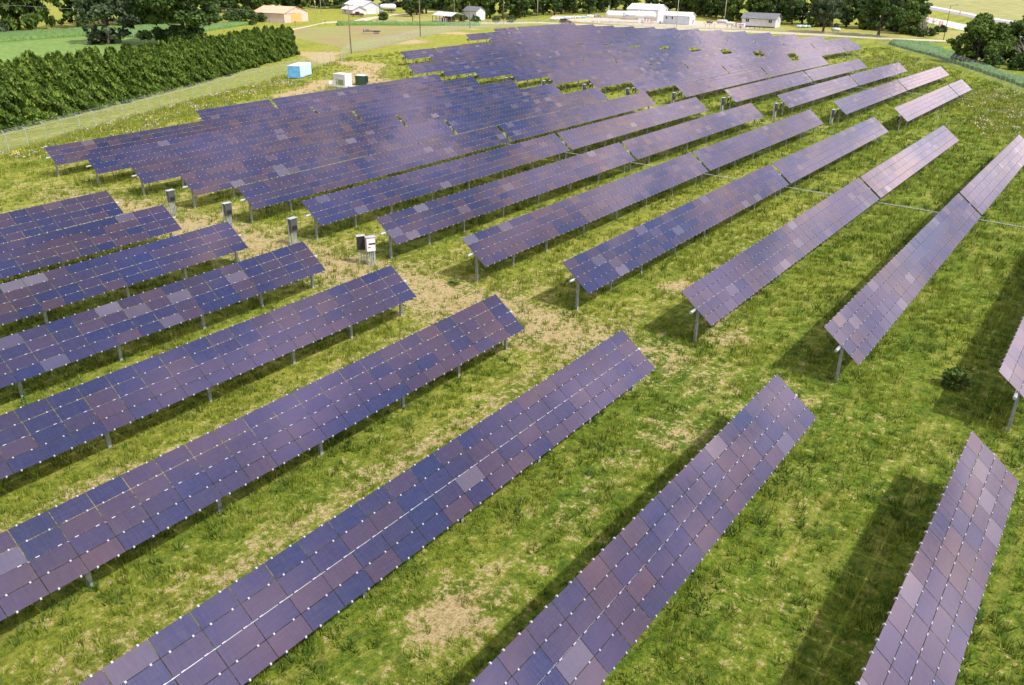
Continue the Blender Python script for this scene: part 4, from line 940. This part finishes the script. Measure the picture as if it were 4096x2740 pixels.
# white utility box sign by the drive
r = empty('utility_trailer', (-122.0, 304.5, gzf(-122, 304.5)), 0.15, 'white box trailer with red lettering band beside the house', 'trailer')
MB().box((0, 0, 0.95), (2.9, 1.2, 1.3)).build('box', M_WHITE, r); MB().box((0.3, -0.62, 1.2), (1.7, 0.03, 0.16)).build('red_band', M_RED, r)
for s in (-1, 1): wheel(r, 0.0, s*0.6, 0.3, 0.15)
# irrigation trailer standing in the field
r = empty('flatbed_trailer', (-195.8, 189.6, gzf(-195.8, 189.6)), 0.80, 'black flatbed frame trailer standing in the weedy field', 'trailer')
b = MB()
for s in (-0.55, 0.55): b.box((2.6, s, 0.75), (5.2, 0.14, 0.18))
for q in np.linspace(0.2, 5.0, 7): b.box((q, 0, 0.80), (0.12, 1.2, 0.1))
b.build('frame', M_BLACK, r)
MB().box((1.2, 0, 1.15), (0.9, 0.8, 0.5)).build('engine_block', mat('grey_engine', (0.16, 0.2, 0.22), 0.6), r)
MB().box((0.0, 0, 0.9), (0.14, 1.3, 1.1)).build('headboard', M_BLACK, r)
for wx in (3.4, 4.3):
    for s in (-1, 1): wheel(r, wx, s*0.75, 0.36, 0.2)

# ------------------------------------------------------------------ poles, wires, signs, cones
def pole(x, y, h, material, label, lean=(0, 0), arm=None, rad=0.14, cat='utility pole', name='utility_pole'):
    r = empty(name, (x, y, gzf(x, y)), 0, label, cat)
    MB().tube([(0, 0, -0.3), (lean[0], lean[1], h)], [rad, rad*0.65], 9).build('shaft', material, r, True)
    if arm == 'cross':
        for zz, w in ((h-0.35, 2.6), (h-1.4, 1.9)):
            o = MB().box((lean[0], lean[1], zz), (w, 0.1, 0.12), 0.63).build('crossarm', M_POLE, r)
        b = MB()
        for s in (-1.2, -0.5, 0.5, 1.2): b.tube([(lean[0]+s*0.8, lean[1]+s*0.59, h-0.3), (lean[0]+s*0.8, lean[1]+s*0.59, h-0.05)], 0.05, 6)
        b.build('insulator', M_GALV, r)
    if arm == 'lamp':
        MB().tube([(lean[0], lean[1], h-0.1), (lean[0]+1.3, lean[1]+0.9, h+0.15)], 0.05, 6).build('lamp_arm', M_DKPOLE, r)
        MB().box((lean[0]+1.6, lean[1]+1.1, h+0.15), (0.7, 0.3, 0.14), 0.63).build('lamp_head', M_DKPOLE, r)
    return r
pole(-157.0, 147.5, 11.2, M_POLE, 'brown utility pole with two crossarms at the gate', (0, 0), 'cross', 0.17)
pole(-177.6, 195.2, 13.5, M_POLE, 'brown utility pole in the fence line, second from the gate', (0, 0), 'cross', 0.17)
pole(-189.7, 233.6, 7.9, M_POLE, 'short reddish utility pole beside the dirt track', (0, 0), None, 0.16)
pole(-206.8, 275.4, 12.0, M_POLE, 'dark utility pole in front of the willow', (0, 0), 'cross', 0.16)
pole(-194.6, 280.9, 12.0, M_POLEG, 'slim grey pole left of the dark red car', (0, 0), None, 0.12)
pole(-143.2, 296.2, 12.0, M_POLEG, 'tall grey pole in front of the workshop', (0, 0), None, 0.12)
pole(-141.2, 334.8, 12.0, M_POLEG, 'thick grey pole with lamp beside the large grey tank', (0, 0), 'lamp', 0.17)
pole(-55.0, 306.8, 10.2, M_DKPOLE, 'dark street lamp by the road at the right', (0, 0), 'lamp', 0.12, 'street lamp', 'street_lamp')
pole(-251.0, 251.1, 11.0, M_POLEG, 'thin pale pole at the road fork with a yellow sign', (0, 0), None, 0.09)
pole(-214.5, 255.0, 12.0, M_POLE, 'brown pole standing against the open pole shed', (0, 0), None, 0.16)
pole(-228.0, 163.0, 7.0, M_DEAD, 'leaning bare grey stake pole behind the hedge', (-0.9, -0.5), None, 0.10)
pole(-279, 247, 9.0, M_POLEG, 'pale light pole left of the farm office', (0, 0), 'lamp', 0.10)
pole(-272, 238, 6.5, M_POLEG, 'thin grey post right of the round storage tank', (0, 0), None, 0.09)
small_tank(-275.5, 226.0, 0.4, 6.0, 1.5, M_TK, 'rounded pale tank on stand behind the tan barn')
def wire(pts, label):
    P = []
    for a, b_ in zip(pts[:-1], pts[1:]):
        for t in np.linspace(0, 1, 9)[:-1]:
            P.append((a[0]+(b_[0]-a[0])*t, a[1]+(b_[1]-a[1])*t, a[2]+(b_[2]-a[2])*t-1.0*4*t*(1-t)))
    P.append(pts[-1]); o = P[0]
    w = MB().tube([(p[0]-o[0], p[1]-o[1], p[2]-o[2]) for p in P], 0.022, 4).build('power_line', M_GALV); w.location = o
    tag(w, label, 'power line', 'overhead power lines')
for k, dz in enumerate((0.0, -1.1)):
    wire([(-157.0, 147.5, 5.4+dz), (-177.6, 195.2, 7.6+dz), (-206.8, 275.4, 5.2+dz), (-194.6, 280.9, 5.2+dz), (-143.2, 296.2, 5.3+dz), (-141.2, 334.8, 5.3+dz)], ('upper' if k == 0 else 'lower')+' power line strung along the utility poles')
wire([(-157.0, 147.5, 5.6), (-228, 163, 1.4), (-262, 120, 2.2), (-300, 60, 2.5)], 'power line crossing the crop towards the left trees')
wire([(-177.6, 195.2, 6.6), (-251, 251.1, 4.4), (-279, 262, 3.8)], 'power line from the fence pole to the farm building')
r = empty('warning_sign', (-250.2, 250.4, gzf(-250.2, 250.4)), 0.6, 'yellow diamond warning sign at the road fork', 'road sign')
MB().tube([(0, 0, 0), (0, 0, 1.9)], 0.04, 6).build('post', M_GALV, r)
b = MB(); b.prism([(0, 1.1), (0.5, 1.6), (0, 2.1), (-0.5, 1.6)], -0.07, -0.05); b.build('sign_plate', M_YEL, r)
r = empty('warning_sign', (-134.2, 300.2, gzf(-134.2, 300.2)), 0.4, 'yellow diamond marker sign left of the white house drive', 'road sign')
MB().tube([(0, 0, 0), (0, 0, 2.0)], 0.04, 6).build('post', M_GALV, r)
b = MB(); b.prism([(0, 1.2), (0.4, 1.6), (0, 2.0), (-0.4, 1.6)], -0.07, -0.05); b.build('sign_plate', M_YEL, r)
r = empty('tall_marker', (-183.1, 289.3, gzf(-183.1, 289.3)), 0.2, 'white pointed marker board on a post behind the dark red car', 'sign')
MB().tube([(0, 0, 0), (0, 0, 1.3)], 0.05, 6).build('post', M_POLE, r); MB().prism([(-0.3, 1.3), (0.3, 1.3), (0.3, 2.3), (0, 2.9), (-0.3, 2.3)], -0.04, 0.04).build('board', M_WHITE, r)
for k, (xx, yy, s) in enumerate([(-234.9, 196.2, 'dark mailbox on a post in front of the tan barn'), (-230.5, 205.5, 'grey post-mounted box beside the gravel road'), (-256, 246.5, 'small mailbox at the farm office drive')]):
    r = empty('mailbox', (xx, yy, gzf(xx, yy)), 0.5, s, 'mailbox', 'roadside mailboxes'); MB().box((0, 0, 0.55), (0.1, 0.1, 1.1)).build('post', M_POLE, r); MB().prism([(-0.16, 1.1), (0.16, 1.1), (0.16, 1.35), (0.08, 1.48), (-0.08, 1.48), (-0.16, 1.35)], -0.3, 0.3).build('box', M_ROOFG, r)
r = empty('field_stake', (-227.5, 133.1, gzf(-227.5, 133.1)), 0, 'pale blue marker board standing at the crop edge', 'marker'); MB().box((0, 0, 0.9), (0.1, 0.1, 1.8)).build('post', M_GALV, r); MB().box((0, -0.08, 1.6), (0.7, 0.05, 0.8)).build('board', M_BLUEP, r)
r = empty('lawn_post', (-226.5, 245.0, gzf(-226.5, 245)), 0, 'short dark post on the farmhouse lawn', 'post'); MB().tube([(0, 0, -0.1), (0, 0, 1.7)], 0.13, 8).tube([(0, 0, 1.7), (0, 0, 1.78)], 0.15, 8).build('shaft', M_BLACK, r)
# orange traffic drums
def drum(x, y, label):
    r = empty('traffic_drum', (x, y, gzf(x, y)+0.05), 0, label, 'traffic drum', 'orange and white traffic drums')
    for k in range(5): MB().tube([(0, 0, 0.1+k*0.24), (0, 0, 0.1+(k+1)*0.24-0.004)], [0.42-k*0.02, 0.41-k*0.02], 12).build('band', M_ORANGE if k % 2 == 0 else M_WHITE, r)
    MB().tube([(0, 0, 0), (0, 0, 0.1)], 0.5, 12).build('base', M_BLACK, r)
for k, (xx, yy) in enumerate([(-84.5, 408), (-79.6, 402), (-75.4, 391.5), (-70.2, 377.8), (-68.8, 375.0)]): drum(xx, yy, 'orange and white drum on the near carriageway, %s from the left' % ordi(k+1))
for k, (xx, yy) in enumerate([(-97.5, 489), (-77.8, 460), (-64.2, 437)]): drum(xx, yy, 'orange and white drum on the far carriageway, %s from the left' % ordi(k+1))
# post and rail fence bits by the yard
def post_fence(line, n, label, material=M_POLE, h=1.3, rails=True):
    P = resample(line, n); x0, y0 = P[0]; r = empty('yard_fence', (x0, y0, gzf(x0, y0)), 0, label, 'fence')
    pmz = MB().tube([(0, 0, -0.1), (0, 0, h)], 0.07, 6).mesh('post', material)
    for x_, y_ in P: o = link('post', pmz, r); o.location = (x_-x0, y_-y0, gzf(x_, y_)-gzf(x0, y0))
    if rails:
        for q in (0.5, 0.95): MB().tube([(x_-x0, y_-y0, gzf(x_, y_)-gzf(x0, y0)+q) for x_, y_ in P], 0.012, 4).build('wire', M_GALV, r)
post_fence([(-176.5, 286.8), (-165.7, 290.6), (-155.9, 292.5), (-147, 293.5), (-143, 293.9)], 12, 'wire fence on thin posts in front of the storage tank', M_POLEG)
post_fence([(-134, 301), (-131, 302)], 3, 'short rail fence left of the gravel entrance', M_POLE)
post_fence([(-125, 299.5), (-119, 300.8), (-112.5, 302.3)], 9, 'dark picket posts in the flower bed before the white house', M_BLACK, 1.1)
post_fence([(-212, 248), (-205, 252.2), (-196, 266)], 9, 'thin dark fence posts beside the open shed', M_POLE, 1.6)
tb = scatter  # keep names tidy
# flower bed and loose big weeds near the camera
def weed_plant(x, y, h, seed, label):
    r = np.random.default_rng(seed); root = empty('tall_weed', (x, y, gzf(x, y)), 0, label, 'weed plant')
    MB().tube([(0, 0, 0), (0.02, 0, h*0.6), (0.0, 0.02, h)], [0.025, 0.02, 0.008], 5).build('stem', M_WEED, root)
    n = 60; z = r.random(n)*h; a = r.uniform(0, 6.28, n); l = (0.34*(1-z/h)+0.07)*(0.7+0.6*r.random(n))
    V = np.stack([np.stack([0*a, 0*a, z], 1), np.stack([np.cos(a-0.3)*l*0.6, np.sin(a-0.3)*l*0.6, z+0.10], 1), np.stack([np.cos(a)*l, np.sin(a)*l, z+0.05], 1), np.stack([np.cos(a+0.3)*l*0.6, np.sin(a+0.3)*l*0.6, z+0.10], 1)], 1).reshape(-1, 3)
    link('leaves', np_mesh('leaves', V, np.arange(n*4).reshape(-1, 4), M_WEED), root)
weed_plant(-36.4, 13.2, 1.15, 1, 'tall mullein-like weed at the low edge of a front table')
weed_plant(-31.3, 36.8, 0.8, 2, 'leafy weed in the sandy aisle')
o = place_tree(BUSH, -3.6, 41.0, 0.42, 0, 'dark green bush in the lane at the right', 'shrub')
